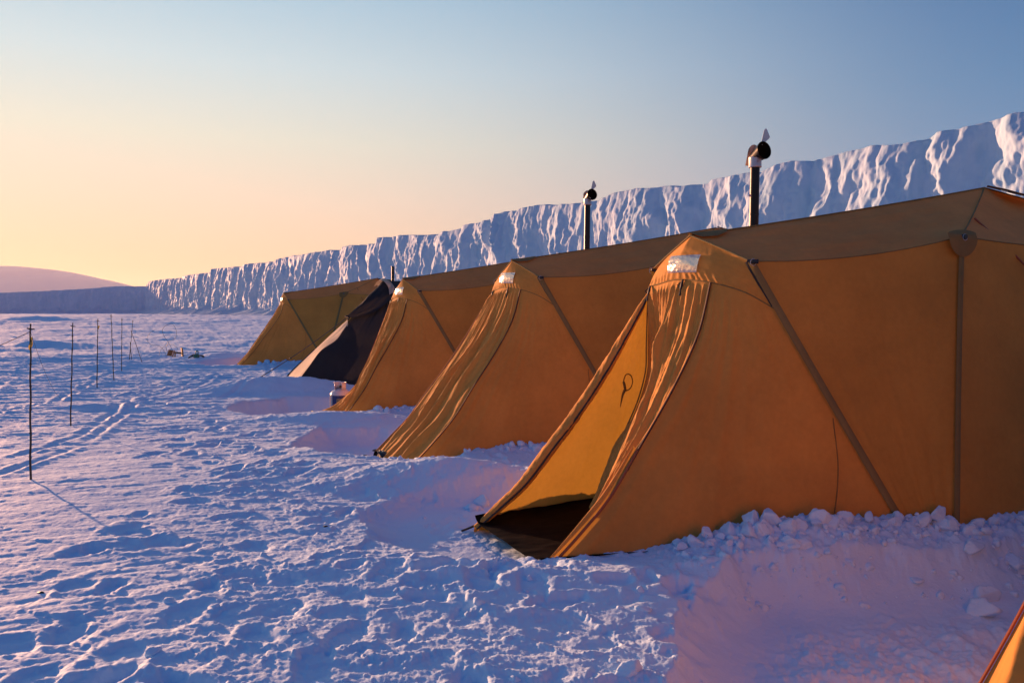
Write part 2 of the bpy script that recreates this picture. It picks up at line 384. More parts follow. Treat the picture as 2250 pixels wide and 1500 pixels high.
    for t, poly, depth, w in PITS:
        P = poly if t is None else [to_world(t, u, v) for u, v in poly]
        bb = np.array(P); m = (X > bb[:, 0].min()-1) & (X < bb[:, 0].max()+1) & (Y > bb[:, 1].min()-1) & (Y < bb[:, 1].max()+1)
        if not m.any(): continue
        d = poly_sdf(X[m], Y[m], P)+.10*fbm(X[m]*1.4, Y[m]*1.4, 71, 3)
        d = d+.045*fbm(X[m]*6, Y[m]*6, 73, 3)*np.exp(-((d)/.10)**2)
        k = 1-(1-np.clip((.03-d)/w, 0, 1))**2.3
        z0 = z[m]; lowf = -.22*sstep(7, 20, Y[m])
        sm = np.exp(-((d+.22)/.26)**2) if t is None else np.ones_like(d)
        zz = lowf+(z0-lowf)*(1-(.25*k+.65*sm*k if t is None else .78*k))-depth*k+.085*k*sstep(.30, .7, -d)*(fbm(X[m]*2.3, Y[m]*2.3, 79, 6, .62)+.35*np.abs(fbm(X[m]*6, Y[m]*6, 80, 4, .65)))*(1 if t is None else .5)
        z[m] = zz
    # around and under the tents
    for t in TP:
        q_ = TP[t]; m = (np.abs(X-q_[0]) < 11) & (np.abs(Y-q_[1]) < 11)
        if not m.any(): continue
        c, s = math.cos(q_[2]), math.sin(q_[2]); x_, y_ = X[m]-q_[0], Y[m]-q_[1]
        u, v = x_*c+y_*s, x_*s-y_*c
        hb = {0: .10, 1: .06, 2: .06, 3: .08, 5: .10}[t]
        dn = line_dist(u, v, BASE_NEAR); df = line_dist(u, v, BASE_FAR)
        gate = sstep(-1.25, -.1, u)
        blk = np.maximum(fbm(u*2.4, v*2.4, 83+t, 3, .55), -.2)
        crumb = np.abs(fbm(u*7.5, v*7.5, 89+t, 3, .6))
        wdt = .36 if t == 1 else .28
        z1 = z[m]
        z1 = z1+gate*(hb*(1+.9*blk)+.10*crumb)*np.exp(-(dn/wdt)**2)*(1 if t != 1 else 1)
        if t == 1:   # bank sloping from the tent down into the trench
            z1 = z1+gate*(.045+.09*np.exp(-((u-.35)/.5)**2))*np.exp(-(dn/.45)**2)
        z1 = z1+sstep(-1.0, .4, u)*(hb*.8*(1+.7*blk)+.05*crumb)*np.exp(-(df/.26)**2)
        inside = poly_sdf(u, v, FOOT)
        fl = {0: -.34, 1: -.16, 2: -.32, 3: -.48, 5: -.38}[t]
        z1 = z1*(sstep(-.05, .02, inside))+fl*(1-sstep(-.05, .02, inside))
        z[m] = z1
    return z
def gz(x, y): return float(ground_z(np.array([x]), np.array([y]))[0])
def on_ground(px, py):
    z = 0.
    for _ in range(8):
        p = on_level(px, py, z); z = .5*z+.5*gz(p[0], p[1])
    return on_level(px, py, z)

def make_ground():
    az = np.concatenate([np.linspace(-180, -44, 110, endpoint=False), np.linspace(-44, 42, 1060, endpoint=False), np.linspace(42, 180, 110, endpoint=False)])*math.pi/180
    rr = np.concatenate([[.002], np.geomspace(.3, 2.6, 25, endpoint=False), np.geomspace(2.6, 40, 860, endpoint=False), np.geomspace(40, 900, 240, endpoint=False), np.geomspace(900, 9000, 20)])
    A, Rr = np.meshgrid(az, rr)
    X = Rr*np.sin(A); Y = Rr*np.cos(A)
    Z = ground_z(X, Y)
    P = np.stack([X, Y, Z], -1)
    V = P.reshape(-1, 3)
    F = grid_faces(len(rr), len(az), True)
    F = F[:, ::-1]
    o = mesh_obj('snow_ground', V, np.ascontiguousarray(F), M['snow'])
    tag(o, kind='structure'); return o
make_ground()

# snow blocks and crumbs thrown up along the tents
def ico(sub):
    bm = bmesh.new(); bmesh.ops.create_icosphere(bm, subdivisions=sub, radius=1.)
    V = np.array([v.co[:] for v in bm.verts]); F = [tuple(v.index for v in f.verts) for f in bm.faces]; bm.free(); return V, np.array(F)
IV, IF = ico(4)
IV3, IF3 = ico(3)
def chunk(c, size, squash=.7, lod=4):
    V, F = (IV, IF) if lod == 4 else (IV3, IF3)
    rad = np.full(len(V), 1.3)**-22.
    for k in range(13):
        n = rng.normal(size=3); n /= np.linalg.norm(n); d = rng.uniform(.50, 1.0)
        c_ = np.maximum(V@n, 1e-3); rad = rad+(d/c_)**-22.
    rad = rad**(-1/22.)
    s = rng.uniform(0, 50)
    rad = rad*(1+.16*fbm(V[:, 0]*2.5+s, V[:, 1]*2.5+V[:, 2]*2.2, int(s), 5, .6))
    P = V*rad[:, None]*np.array([size*rng.uniform(.8, 1.25), size*rng.uniform(.7, 1.1), size*squash*rng.uniform(.8, 1.3)])
    Mx = np.array(Matrix.Rotation(rng.uniform(0, 6.28), 3, 'Z')@Matrix.Rotation(rng.uniform(-.5, .5), 3, 'X'))
    return P@Mx.T+np.array(c), F
def rubble():
    Vs, Fs, n = [], [], 0
    def put(x, y, size, dz=0., sq=.75, lod=4):
        nonlocal n
        V, F = chunk((x, y, gz(x, y)+dz), size, sq, lod); Vs.append(V); Fs.append(F+n); n += len(V)
    def along(t, path, cnt, spread, smin, smax, dz, lod=4):
        P = resample(np.array(path, float), 200)
        for i in range(cnt):
            u, v = P[rng.integers(0, 200)]
            v += spread[0]+(spread[1]-spread[0])*rng.random(); x, y = to_world(t, u+rng.normal()*.03, v)
            s = smin+(smax-smin)*rng.random()**3
            put(x, y, s, dz*s, .8, lod)
    along(1, [(-.75, .86), (1.2, 1.30), (1.4, 1.48), (3.5, 1.48)], 170, (-.06, .10), .02, .082, .30)
    along(1, [(-.9, .95), (1.2, 1.40), (1.5, 1.60), (3.5, 1.6)], 420, (0, .5), .007, .040, .10, 3)
    along(2, [(-1.1, .80), (1.2, 1.30), (1.4, 1.48)], 40, (-.02, .2), .02, .08, .3, 3)
    along(3, [(-1.1, .80), (1.2, 1.30)], 34, (-.02, .2), .03, .11, .3, 3)
    along(5, [(-1.1, .80), (1.2, 1.30)], 16, (-.02, .2), .04, .12, .3, 3)
    # bits lying about in the trodden snow
    for i in range(170):
        y = 3.5+6*rng.random()**1.5; x = -1.9+3.0*rng.random()-(y-4)*.3
        put(x, y, .008+.04*rng.random()**3, 0, .7, 3)
    for (px, py, s) in [(1655, 1190, .07), (1640, 1195, .06), (1735, 1192, .07), (1765, 1195, .06), (1560, 1198, .05), (2140, 1215, .06), (2230, 1240, .07), (1590, 1197, .05), (1385, 1480, .06), (2150, 1345, .10), (2170, 1310, .08), (1065, 1110, .08), (1045, 1120, .07), (1035, 1115, .05)]:
        p = on_ground(px, py); put(p[0], p[1], s, .2*s)
    o = mesh_obj('snow_rubble', np.concatenate(Vs), np.concatenate(Fs), M['snow'])
    tag(o, 'broken snow blocks and crumbs banked along the tent walls', 'snow rubble', kind='stuff')
rubble()

# ------------------------------------------------------------------ glacier front
SKY = [(2700, 215), (2500, 240), (2400, 236), (2250, 250), (2215, 250), (2150, 268), (2080, 285), (2040, 293), (2015, 308), (1985, 314), (1960, 316), (1900, 322), (1850, 330), (1800, 344), (1765, 353), (1720, 353), (1680, 368), (1655, 379), (1600, 386), (1545, 396), (1540, 402), (1480, 411), (1440, 409), (1375, 417), (1330, 428), (1305, 440), (1250, 448), (1170, 452), (1110, 463), (1075, 473), (1068, 482), (1045, 489), (1010, 494), (1005, 502), (962, 511), (955, 516), (890, 517), (822, 523), (817, 536), (770, 539), (745, 542), (740, 549), (700, 552), (670, 558), (640, 562), (604, 569), (600, 575), (560, 578), (540, 580), (525, 586), (500, 587), (465, 591), (460, 598), (430, 602), (400, 606), (395, 611), (360, 613), (325, 618)]
SKY2 = [(322, 629), (240, 629), (205, 633), (150, 636), (75, 640), (40, 641), (0, 643), (-100, 646), (-400, 652), (-900, 660)]
def glacier():
    pts = []
    for x, y in SKY:
        k = (x-CX)/F_PX; Z = 103.7/(k+.64); pts.append((k*Z, Z, HCAM+(683-y)/F_PX*Z))
    Zc = pts[-1][1]
    far = []
    for i, (x, y) in enumerate(SKY2):
        k = (x-CX)/F_PX; Z = Zc+4+(0 if i == 0 else 6)+.05*abs(x-322); far.append((k*Z, Z, HCAM+(683-y)/F_PX*Z))
    pts = [(pts[0][0]+14, pts[0][1]-16, pts[0][2]*.98)]+pts+far
    Q = np.array(pts)
    seg = np.r_[0, np.cumsum(np.hypot(np.diff(Q[:, 0]), np.diff(Q[:, 1])))]
    # arc-length samples, finer where near the camera
    s = [0.]
    while s[-1] < seg[-1]:
        Y = np.interp(s[-1], seg, Q[:, 1]); s.append(s[-1]+max(.10, min(.0016*Y, .75)))
    s = np.array(s); bx = np.interp(s, seg, Q[:, 0]); by = np.interp(s, seg, Q[:, 1]); hz = np.interp(s, seg, Q[:, 2])
    # smooth tangent for normals
    k = 101; pad = lambda a: np.convolve(np.pad(a, k//2, mode='edge'), np.ones(k)/k, 'valid')
    tx, ty = np.gradient(pad(bx)), np.gradient(pad(by)); ln = np.hypot(tx, ty); nx, ny = ty/ln, -tx/ln
    sg = np.sign(-(nx*bx+ny*by)); nx, ny = nx*sg, ny*sg      # towards the camp
    n = 190
    t = np.linspace(0, 1, n)[:, None]
    S = s[None]+0*t; H_ = hz[None]
    zt = t*H_
    # big buttresses, flutes and chutes
    wob = 5.*fbm(S*.045, zt*.075, 105, 3, .45)
    def saw(phase, sharp=.22):      # long flank facing the camp, short return facing down the coast
        f_ = phase-np.floor(phase); up = f_/(1-sharp); dn = (1-f_)/sharp
        return np.minimum(up, dn)
    a1 = fbm(S*.04+7, zt*.05, 143, 2)
    but = saw((S+wob*1.6+9*fbm(S*.05, zt*.03, 147, 4, .6))/21., .36)
    flu = saw((S+wob*1.2+6.*fbm(S*.13, zt*.07, 148, 5, .6))/8.5+.4, .42)
    f3 = saw((S+wob+4*fbm(S*.2, zt*.13, 149, 4, .6))/3.4+.2, .45)
    fl2 = ridged((S+wob*.9)*.36, zt*.07, 121, 3, .5)
    frm = fbm((S+wob)*.30, zt*.20, 131, 5, .5)
    pres = sstep(-.35, .35, fbm(S*.05, zt*.07, 145, 3))
    amp = np.interp(s, [0, 120, 420, 560, 620, 1500], [1., 1., 1.1, 1.1, .8, .8])[None]
    nar = sstep(-.2, .2, fbm(S*.06+9, zt*.09, 146, 3))
    d = amp*(3.6*(but-.5)*(.6+.8*a1)+2.5*(flu-.5)*(.25+.75*pres)+.70*(f3-.5)*nar+.22*(fl2-.5)*pres+.50*frm+.25*fbm(S*.9, zt*.5, 133, 5, .6)*(.3+.7*nar))
    d = .74*d
    d = d+amp*(1.4*(ridged((S+zt*.8+wob)*.075, zt*.02, 171, 2)-.5)*nar+1.3*(ridged((S-zt*.5)*.11+wob*.1, zt*.05, 173, 3)-.5)*(1-nar))
    # lean back a little, thicker foot, broken crest
    d = d*(1-.45*t**5)*np.interp(s, [0, 150, 300], [.85, .95, 1.05])[None]
    d = d+(1-t)*1.2-1.0*t**6
    # snow apron at the foot
    ah = (2.4+3.2*np.maximum(0, fbm(S*.07, S*0+3, 151, 3))*1.5)*(.55+.9*ridged(S*.085+zt*.03, S*0+1, 155, 2))
    ap = np.clip(1-zt/ah, 0, 1)
    d = d+9.0*ap**1.5+1.9*ap*ridged(S*.10+ap*1.1, ap*.5, 157, 3)
    zt = zt+.35*frm*t*(1-t)-.15
    zt[-1] = hz+.45*fbm(s*.22, s*0, 161, 5)
    X = bx[None]+nx[None]*d; Y = by[None]+ny[None]*d
    P = np.stack([X, Y, zt], -1)
    # glacier surface behind the crest
    back = []
    for dist, dz in ((.8, .12), (3, .3), (10, .5), (40, .6), (120, -2)):
        x_ = X[-1]-nx*dist; y_ = Y[-1]-ny*dist; z_ = zt[-1]+dz*.5+.2*fbm(s*.1, s*0+dist, 171, 2) if dist < 100 else zt[-1]*0+2
        back.append(np.stack([x_, y_, z_], -1))
    P = np.concatenate([P, np.array(back)])
    o = grid_obj('glacier_front', P[:, ::-1], M['ice'])
    tag(o, kind='structure')
glacier()
def hill():
    # far snow hill beyond the glacier, about 5 km away
    prof = [(-1200, 640), (-800, 600), (-500, 590), (-250, 588), (0, 582), (60, 583), (110, 588), (135, 592), (150, 600), (180, 603), (210, 612), (240, 628), (262, 640), (330, 655), (420, 680)]
    D = 5200.
    xs = np.linspace(-1200, 420, 260); ys = np.interp(xs, [p[0] for p in prof], [p[1] for p in prof])
    k = np.hanning(5); k /= k.sum(); ys = np.convolve(np.pad(ys, 2, mode='edge'), k, 'valid')
    hx = (xs-CX)/F_PX*D; hh = np.maximum((683-ys)/F_PX*D, 2)
    n = 60; t = np.linspace(0, 1, n)
    P = np.zeros((2*n, len(xs), 3))
    for i in range(2*n):
        tt = t[i] if i < n else t[2*n-1-i]; g = tt**.8
        off = -1300*(1-tt) if i < n else 1500*(1-tt)
        P[i, :, 0] = hx; P[i, :, 1] = D+off; P[i, :, 2] = hh*math.sin(g*math.pi/2)-8
    P[..., 2] += 14*fbm(P[..., 0]*.0015, P[..., 1]*.0015, 201, 4)*np.r_[t, t[::-1]][:, None]*(1-np.r_[t, t[::-1]][:, None]**4)
    o = grid_obj('distant_hill', P, M['snow_far']); tag(o, kind='structure')
hill()

# ------------------------------------------------------------------ orange tents
HF, HE, HR, HRN = 2.34, 2.10, 2.94, 2.34
pF = np.array([0, 0, HF]); pR = np.array([3.5, 0, HR]); pB = np.array([6.7, 0, 2.60])
def side(u, v, z, sg): return np.array([u, v*sg, z])
EN = [(-.03, .30, 1.95), (-.16, .325, 1.55), (-.43, .385, 1.14), (-.76, .455, .74), (-1.04, .52, .42), (-1.32, .58, .20), (-1.62, .64, .0)]
EL = [(.0, -.60, 1.93), (-.221, -.603, 1.60), (-.448, -.606, 1.265), (-.735, -.609, .881), (-1.015, -.613, .566), (-1.225, -.616, .331), (-1.43, -.618, .17), (-1.66, -.621, .0)]
ZB = -.32
def lw(P):      # local (u,v,z) -> object space (x = u, y = -v)
    P = np.array(P, float); P[..., 1] *= -1; return P
def sag(c, amt, d=(0, 0, -1)):
    t = np.linspace(0, 1, len(c)); return c+np.array(d)*(amt*4*t*(1-t))[:, None]
def wrinkle(P, seed, amp=.006, fade=None, su=1.2, sv=3.):
    n, m = P.shape[:2]
    S, T = np.meshgrid(np.linspace(0, 1, m), np.linspace(0, 1, n))
    w = fbm(S*su*4, T*sv*1.2, seed, 3)+.35*fbm(S*14, T*2.5+S*3, seed+2, 4, .6)+.30*fbm(S*2.5-T*3, T*16, seed+3, 3, .6)
    f = edge_fade(n, m, .15) if fade is None else fade
    return P+normals(P)*(amp*w*f)[..., None]
def front_folds(P, seed, big=.05, small=.012):
    """gathers that leave the sewn yoke as tight pleats and merge into a few long folds"""
    n, m = P.shape[:2]
    S, T = np.meshgrid(np.linspace(0, 1, m), np.linspace(0, 1, n))
    wr = S+.05*fbm(S*3, T*2.2, seed, 3)+.10*T*fbm(S*1.5, T*1.2, seed+5, 2)
    pl = 1-np.abs(np.sin(wr*math.pi*13+2.*perlin(S*3, T*1.5, seed+1)))
    ph = wr*4.6+.9*fbm(wr*2, T*1.1, seed+6, 3); ff = ph-np.floor(ph); bigf = np.minimum(ff/.62, (1-ff)/.38)*(.45+.9*sstep(-.3, .3, fbm(wr*3+5, T*1.4, seed+7, 2)))
    mid = fbm(wr*8., T*1.1, seed+3, 4, .6)
    cr = fbm(wr*26, T*11+wr*8, seed+4, 4, .6)
    f = edge_fade(n, m, .05, top=True, bot=False)
    d = f*(small*2.0*pl*np.exp(-T*3.2)+big*(bigf-.5)*sstep(0, .35, T)+.022*mid*sstep(0, .15, T)+small*.8*cr)
    return P+normals(P)*(-d)[..., None]
def tent(t, name, label, tip=(0., 0.), seed=0, elshift=0., us=1.):
    q = TP[t]; root = empty(name, (q[0], q[1], q[3]), q[2])
    tag(root, label, 'tent', 'large orange tents in a row')
    en = np.array(EN, float); el = np.array(EL, float)
    for e in (en, el):      # let the tips reach the lower snow of this tent
        w = np.clip(1-e[:, 2]/1.0, 0, 1)**2
        e[:, 2] += w*(tip[1]-.03); e[:, 0] -= w*tip[0]
    wu = np.clip(1-el[:, 2]/1.93, 0, 1)**.5; el[:, 0] *= 1-(1-us)*wu; en[:, 0] *= 1-(1-us)*.6*np.clip(1-en[:, 2]/1.93, 0, 1)**.5
    el[:, 1] += elshift*np.clip(1-el[:, 2]/1.93, 0, 1)
    cEN = curve(en, 110); cEL = curve(el, 110)
    O = M['orange']
    legs = {}; eave = {}; eave2 = {}; rafter = {}; ridgeA = sag(curve([pF, pR], 60), .015); ridgeB = sag(curve([pR, pB], 60), .02)
    for sg in (1, -1):
        FN = side(.069, .638, HE, sg); RN = side(2.058, .856, HRN, sg); RB = side(4.94, .856, HRN, sg); FB = side(6.9, .638, 2.10, sg)
        def leg(a, u, v):
            b = side(u, v, 0, sg); b = b+(b-a)*(-ZB/a[2]); return sag(curve([a, b], 60), .02, (0, -sg*.6, 0))
        legs[sg] = (leg(FN, 1.166, 1.192), leg(RN, 1.349, 1.409), leg(RB, 5.65, 1.409), leg(FB, 5.83, 1.192))
        eave[sg] = sag(curve([FN, RN], 60), .060); eave2[sg] = (sag(curve([RN, RB], 60), .055), sag(curve([RB, FB], 60), .05))
        rafter[sg] = (sag(curve([pR, RN], 50), .035, (0, 0, -1)), sag(curve([pF, FN], 50), -.004, (0, 0, -1)), sag(curve([pB, RB], 50), .02), sag(curve([pB, FB], 50), -.01))
    # seam of the yoke, from far leg to near leg
    seamp = [legs[-1][0][9], np.array([-.01, -.60, 1.915]), np.array([-.06, -.35, 1.96]), np.array([-.08, -.05, 1.985]), np.array([-.03, .30, 1.95]), np.array([.09, .56, 1.87]), legs[1][0][9]]
    seam = curve(seamp, 140)
    iL = int(np.argmin(np.linalg.norm(seam-np.array([-.01, -.60, 1.915]), axis=1))); iR = int(np.argmin(np.linalg.norm(seam-np.array([-.03, .30, 1.95]), axis=1)))
    cEN = cEN+(seam[iR]-cEN[0])*np.linspace(1, 0, 110)[:, None]**4; cEL = cEL+(seam[iL]-cEL[0])*np.linspace(1, 0, 110)[:, None]**4
    # roof
    rv = []; 
    def patch(pname, top, bot, left, right, mat=O, amp=.006, sd=0, fn=None, par=root, belly=0., fade=None):
        P = coons(top, bot, left, right)
        if belly:
            n, m = P.shape[:2]; S, T = np.meshgrid(np.linspace(0, 1, m), np.linspace(0, 1, n))
            P = P+normals(P)*(belly*16*S*(1-S)*T*(1-T))[..., None]
        P = wrinkle(P, sd+seed, amp, fade) if fn is None else fn(P)
        return P
    def emit(pname, Ps, mat=O, par=root):
        Vs, Fs, n = [], [], 0
        for P in Ps:
            Vs.append(lw(P).reshape(-1, 3)); Fs.append(grid_faces(P.shape[0], P.shape[1])+n); n += P.shape[0]*P.shape[1]
        return mesh_obj(pname, np.concatenate(Vs), np.concatenate(Fs), mat, par)
    r = resample
    for sg in (1, -1):
        a = patch('roof', ridgeA, eave[sg], r(rafter[sg][1], 50), rafter[sg][0], sd=10, belly=-.02*sg, amp=.016)
        b = patch('roof', ridgeB, r(np.vstack([eave2[sg][0]]), 60), rafter[sg][0], r(rafter[sg][2], 50), sd=12, belly=-.015*sg)
        c = patch('roof', r(rafter[sg][2], 30), r(rafter[sg][3], 30)[::1], r(np.vstack([pB, pB+1e-4]), 20), r(eave2[sg][1], 20), sd=14, amp=0)
        rv += [a, b]
        rv.append(coons(r(rafter[sg][2], 30), r(rafter[sg][3], 30), np.repeat(pB[None], 20, 0), r(eave2[sg][1], 20)))
    emit('roof', rv, M['roof_cloth'])
    # side walls between the poles
    for sg, nm in ((1, 'side_wall'), (-1, 'side_wall')):
        l = legs[sg]
        w2 = patch('w', eave[sg], curve([l[0][-1], l[1][-1]], 60), l[0], l[1], sd=20, belly=.03*sg, amp=.014)
        w3 = patch('w', eave2[sg][0], curve([l[1][-1], l[2][-1]], 60), l[1], l[2], sd=22, belly=.03*sg, amp=.016)
        w4 = patch('w', eave2[sg][1], curve([l[2][-1], l[3][-1]], 60), l[2], l[3], sd=24, belly=.02*sg)
        emit(nm, [w2, w3, w4], M['wall_cloth'])
        # vestibule wall, from the front edge back to the first pole
        if sg == 1:
            top = seam[iR:]; edge = cEN
        else:
            top = seam[:iL+1][::-1]; edge = cEL
        lg = r(l[0][9:], 110)
        tipp = edge[-1]+np.array([-.02, 0, ZB*.3]); ed = r(np.vstack([edge, tipp]), 110)
        bot = curve([ed[-1], (ed[-1]*.5+lg[-1]*.5)+np.array([0, 0, -.02]), lg[-1]], 70)
        P = coons(r(top, 70), bot, ed, lg)
        n, m = P.shape[:2]; S, T = np.meshgrid(np.linspace(0, 1, m), np.linspace(0, 1, n))
        # fine pleats fanning down from the yoke near the front edge, taut elsewhere
        wr = S+.04*fbm(S*2, T*2, seed+31, 2)
        plt = (ridged(wr*9., T*.5, seed+32, 2)-.5)*np.exp(-S*3.0)*sstep(0, .08, T)*sstep(0, .06, S)*.045
        plt = plt+(ridged(wr*5., T*.3+4, seed+33, 2)-.5)*np.exp(-((S-.30)/.22)**2)*sstep(.05, .3, T)*.014
        tau = (.010*fbm(S*3, T*5, seed+34, 3)+.006*fbm(S*9+T*2, T*2.2, seed+35, 4, .6))*edge_fade(n, m, .15)
        P = P+normals(P)*(-(plt+tau))[..., None]*1.0+normals(P)*(-.05*sg*16*S*(1-S)*T*(1-T)*-.5)[..., None]
        emit('vestibule_wall', [P])
        tt_ = np.linspace(.40, 1, 60); mb = MB(); mb.tube(lw(curve([P[int(a*(n-1)), int((.96-.30*(a-.40)/.60)*(m-1))]+np.array([0, .006*sg, 0]) for a in (.40, .6, .8, 1.)], 60)), .004, 5); mb.build('panel_seam', M['orange_patch'], root)
    # rear end
    back = []
    for sg in (1, -1):
        l = legs[sg]; b = side(8.3, .55, -.3, sg)
        back.append(coons(r(np.vstack([l[3][0], l[3][0]+1e-4]), 20), curve([b, l[3][-1]], 20), curve([l[3][0], side(7.5, .6, .9, sg), b], 50), r(l[3], 50)))
    tp = r(np.vstack([rafter[1][3][::-1], rafter[-1][3]]), 60)
    back.append(coons(tp, curve([side(8.3, .55, -.3, 1), side(8.3, .55, -.3, -1)], 60), curve([legs[1][3][0], side(7.5, .6, .9, 1), side(8.3, .55, -.3, 1)], 50), curve([legs[-1][3][0], side(7.5, .6, .9, -1), side(8.3, .55, -.3, -1)], 50)))
    emit('rear_wall', back)
    # gable yoke with its window
    top = r(np.vstack([rafter[-1][1][::-1], rafter[1][1][1:]]), 140)
    lg1 = r(legs[-1][0][:10], 40); lg2 = r(legs[1][0][:10], 40)
    P = coons(top, seam, lg1, lg2)
    n, m = P.shape[:2]; S, T = np.meshgrid(np.linspace(0, 1, m), np.linspace(0, 1, n))
    pk = (1-np.abs(np.sin(S*math.pi*26+2*perlin(S*6, T*2, seed+41))))*.010*sstep(.62, 1., T)+.008*fbm(S*9, T*4, seed+42, 3)*sstep(0, .3, T)
    P = P+np.array([-1., 0, .1])*(pk*edge_fade(n, m, .08, bot=False)*sstep(0, .04, 1-T))[..., None]
    P[..., 0] -= .05*np.sin(T*math.pi)*np.sin(S*math.pi)
    gab = emit('gable_yoke', [P])
    # window: follows the yoke, 6 mm proud
    i0, i1 = int(n*.30), int(n*.72)
    ws = np.linspace(-.185, .215, 36); W = np.zeros((24, 36, 3))
    for a_ in range(24):
        row = P[int(round(i0+(i1-i0)*a_/23))]
        for b_ in range(36):
            W[a_, b_] = [np.interp(ws[b_]-.02*(a_/23)*(b_/35), row[:, 1], row[:, k]) for k in range(3)]
            
    W[..., 0] -= .006
    W[..., 2] = np.linspace(2.185, 2.045, 24)[:, None]-.01*np.linspace(0, 1, 36)[None]
    rowx = lambda v, z: 0
    from_x = []
    for a_ in range(24):
        for b_ in range(36):
            dd = (P[..., 1]-W[a_, b_, 1])**2+(P[..., 2]-W[a_, b_, 2])**2
            W[a_, b_, 0] = P[..., 0].ravel()[int(np.argmin(dd))]-.007
    W[..., 0] = W[..., 0].mean(axis=1, keepdims=True)*.5+W[..., 0]*.5-.003
    W = W+np.array([-1., 0, 0])*(.003*np.abs(fbm(*np.meshgrid(np.linspace(0, 7, 36), np.linspace(0, 5, 24)), seed+44, 4)))[..., None]
    emit('window', [W], M['vinyl'], root)
    # ties under the yoke
    for vv in (-.50, .02) if t != 2 else (-.46, .06):
        i = int(np.argmin(np.abs(seam[:, 1]-vv))); c = seam[i]
        mb = MB(); mb.tube(lw([c+[-.012, 0, .0], c+[-.03, .01, -.04], c+[-.035, .0, -.075]]), [.008, .013, .009], 8)
        mb.tube(lw([c+[-.03, .0, -.06], c+[-.045, .012, -.09], c+[-.05, .01, -.13]]), [.010, .006, .010], 8)
        mb.tube(lw([c+[-.02, -.012, -.02], c+[-.045, -.03, -.045], c+[-.03, -.01, -.07]]), .005, 6)
        mb.build('tie', M['black'], root)
    # seams: yoke seam, piping on the front edges, eave and roof seams
    mb = MB(); mb.tube(lw(seam+np.array([-.004, 0, 0])), .0045, 6)
    for sg in (1, -1):
        mb.tube(lw(eave[sg]+[0, .003*sg, 0]), .005, 6); mb.tube(lw(eave2[sg][0]+[0, .003*sg, 0]), .005, 6); mb.tube(lw(rafter[sg][0]+[0, 0, .004]), .007, 6); mb.tube(lw(rafter[sg][1]+[-.006, 0, .004]), .008, 6)
    mb.tube(lw(np.vstack([ridgeA, ridgeB[1:]])+[0, 0, .006]), .008, 6)
    mb.build('seam_tape', M['orange_seam'], root)
    # pole sleeves, darkened for the shadow of the poles inside
    for sg in (1, -1):
        for k, lgc in enumerate((legs[sg][0], legs[sg][1], legs[sg][2], legs[sg][3])):
            c = r(lgc, 40)
            mb = MB(); mb.tube(lw(c-np.array([0, .030*sg, 0])), .019, 8); mb.build('pole', M['black'], root)
            # sleeve: flat outer strip whose dark colour stands for the pole's shadow
            d = np.gradient(c, axis=0); d /= np.linalg.norm(d, axis=1)[:, None]
            wv = np.cross(d, np.array([0, 1., 0])); wv /= np.linalg.norm(wv, axis=1)[:, None]
            S = np.linspace(-1, 1, 9)
            hw = .032
            Q = np.array([[c[i]+wv[i]*(s*hw)+np.array([0, sg*(.010+.010*(1-s*s)), 0]) for s in S] for i in range(40)])
            emit('pole_shade_sleeve', [Q], M['orange_seam'])
        # hub caps and reinforcement patches
        for k, hb_ in enumerate((legs[sg][0][0], legs[sg][1][0])):
            cpt = hb_+np.array([.0, .022*sg, -.004])
            mb = MB(); mb.tube(lw([cpt-[.012, .03*sg, 0], cpt+[.006, .012*sg, 0], cpt+[.026, .04*sg, -.002]] if k == 0 else [cpt-[0, .03*sg, 0], cpt+[0, .022*sg, -.003]]), .017 if k == 0 else .022, 10)
            mb.build('hub_cap', M['black'], root)
            # ring
            a = np.linspace(0, 2*math.pi, 20); mb = MB()
            mb.tube(lw(cpt+np.stack([.026*np.cos(a), 0*a+.015*sg, .026*np.sin(a)-.006], 1)), .0022, 5, False); mb.build('hub_ring', M['galv'], root)
        # rounded patches over the hubs
        hb_ = legs[sg][1][0]
        def disc(center, ax, ay, ru, rdn, nrm, off=.006):
            a = np.linspace(0, 2*math.pi, 41)[:-1]; rings = []
            for rr_ in np.linspace(0, 1, 8):
                x = np.cos(a)*ru*rr_; y = np.sin(a)*rr_*np.where(np.sin(a) > 0, rdn*.8, rdn)
                rings.append(center+x[:, None]*ax+y[:, None]*ay+nrm*off)
            return np.array(rings)
        ax = np.array([1., 0, 0]); wn = legs[sg][1][20]-legs[sg][1][0]; wn /= np.linalg.norm(wn); wn2 = np.cross(wn, ax); wn2 *= np.sign(wn2[1]*sg)
        D = disc(hb_, ax, -wn, .17, .19, wn2, .026)
        D = D[:, :]; low = D[..., 2] > hb_[2]      # bend the upper half onto the roof
        rf = rafter[sg][0][20]-hb_; rf /= np.linalg.norm(rf); up = (D[..., 2]-hb_[2])*low
        D = np.where(low[..., None], hb_+np.stack([D[..., 0]-hb_[0]+up*rf[0]*.6, up*rf[1]*1.0+.008*sg+0*up, up*rf[2]*1.0+.018+0*up], -1), D)
        mesh_obj('hub_patch', lw(D).reshape(-1, 3), grid_faces(8, 40, True), M['orange_patch'], root)
    # small lip of cloth over the front apex
    mb = MB()
    A = np.array([pF+[-.02, 0, .012], pF+[.03, .10, -.025], pF+[.16, .14, -.015], pF+[.30, .08, .03], pF+[.36, 0, .065], pF+[.30, -.08, .03], pF+[.16, -.14, -.015], pF+[.03, -.10, -.025]])
    A[:, 2] += .012
    ctr = pF+[.15, 0, .045]
    mb.add(lw(np.vstack([ctr, A])), [(0, 1+i, 1+(i+1) % 8) for i in range(8)]); mb.build('apex_patch', M['orange_patch'], root)
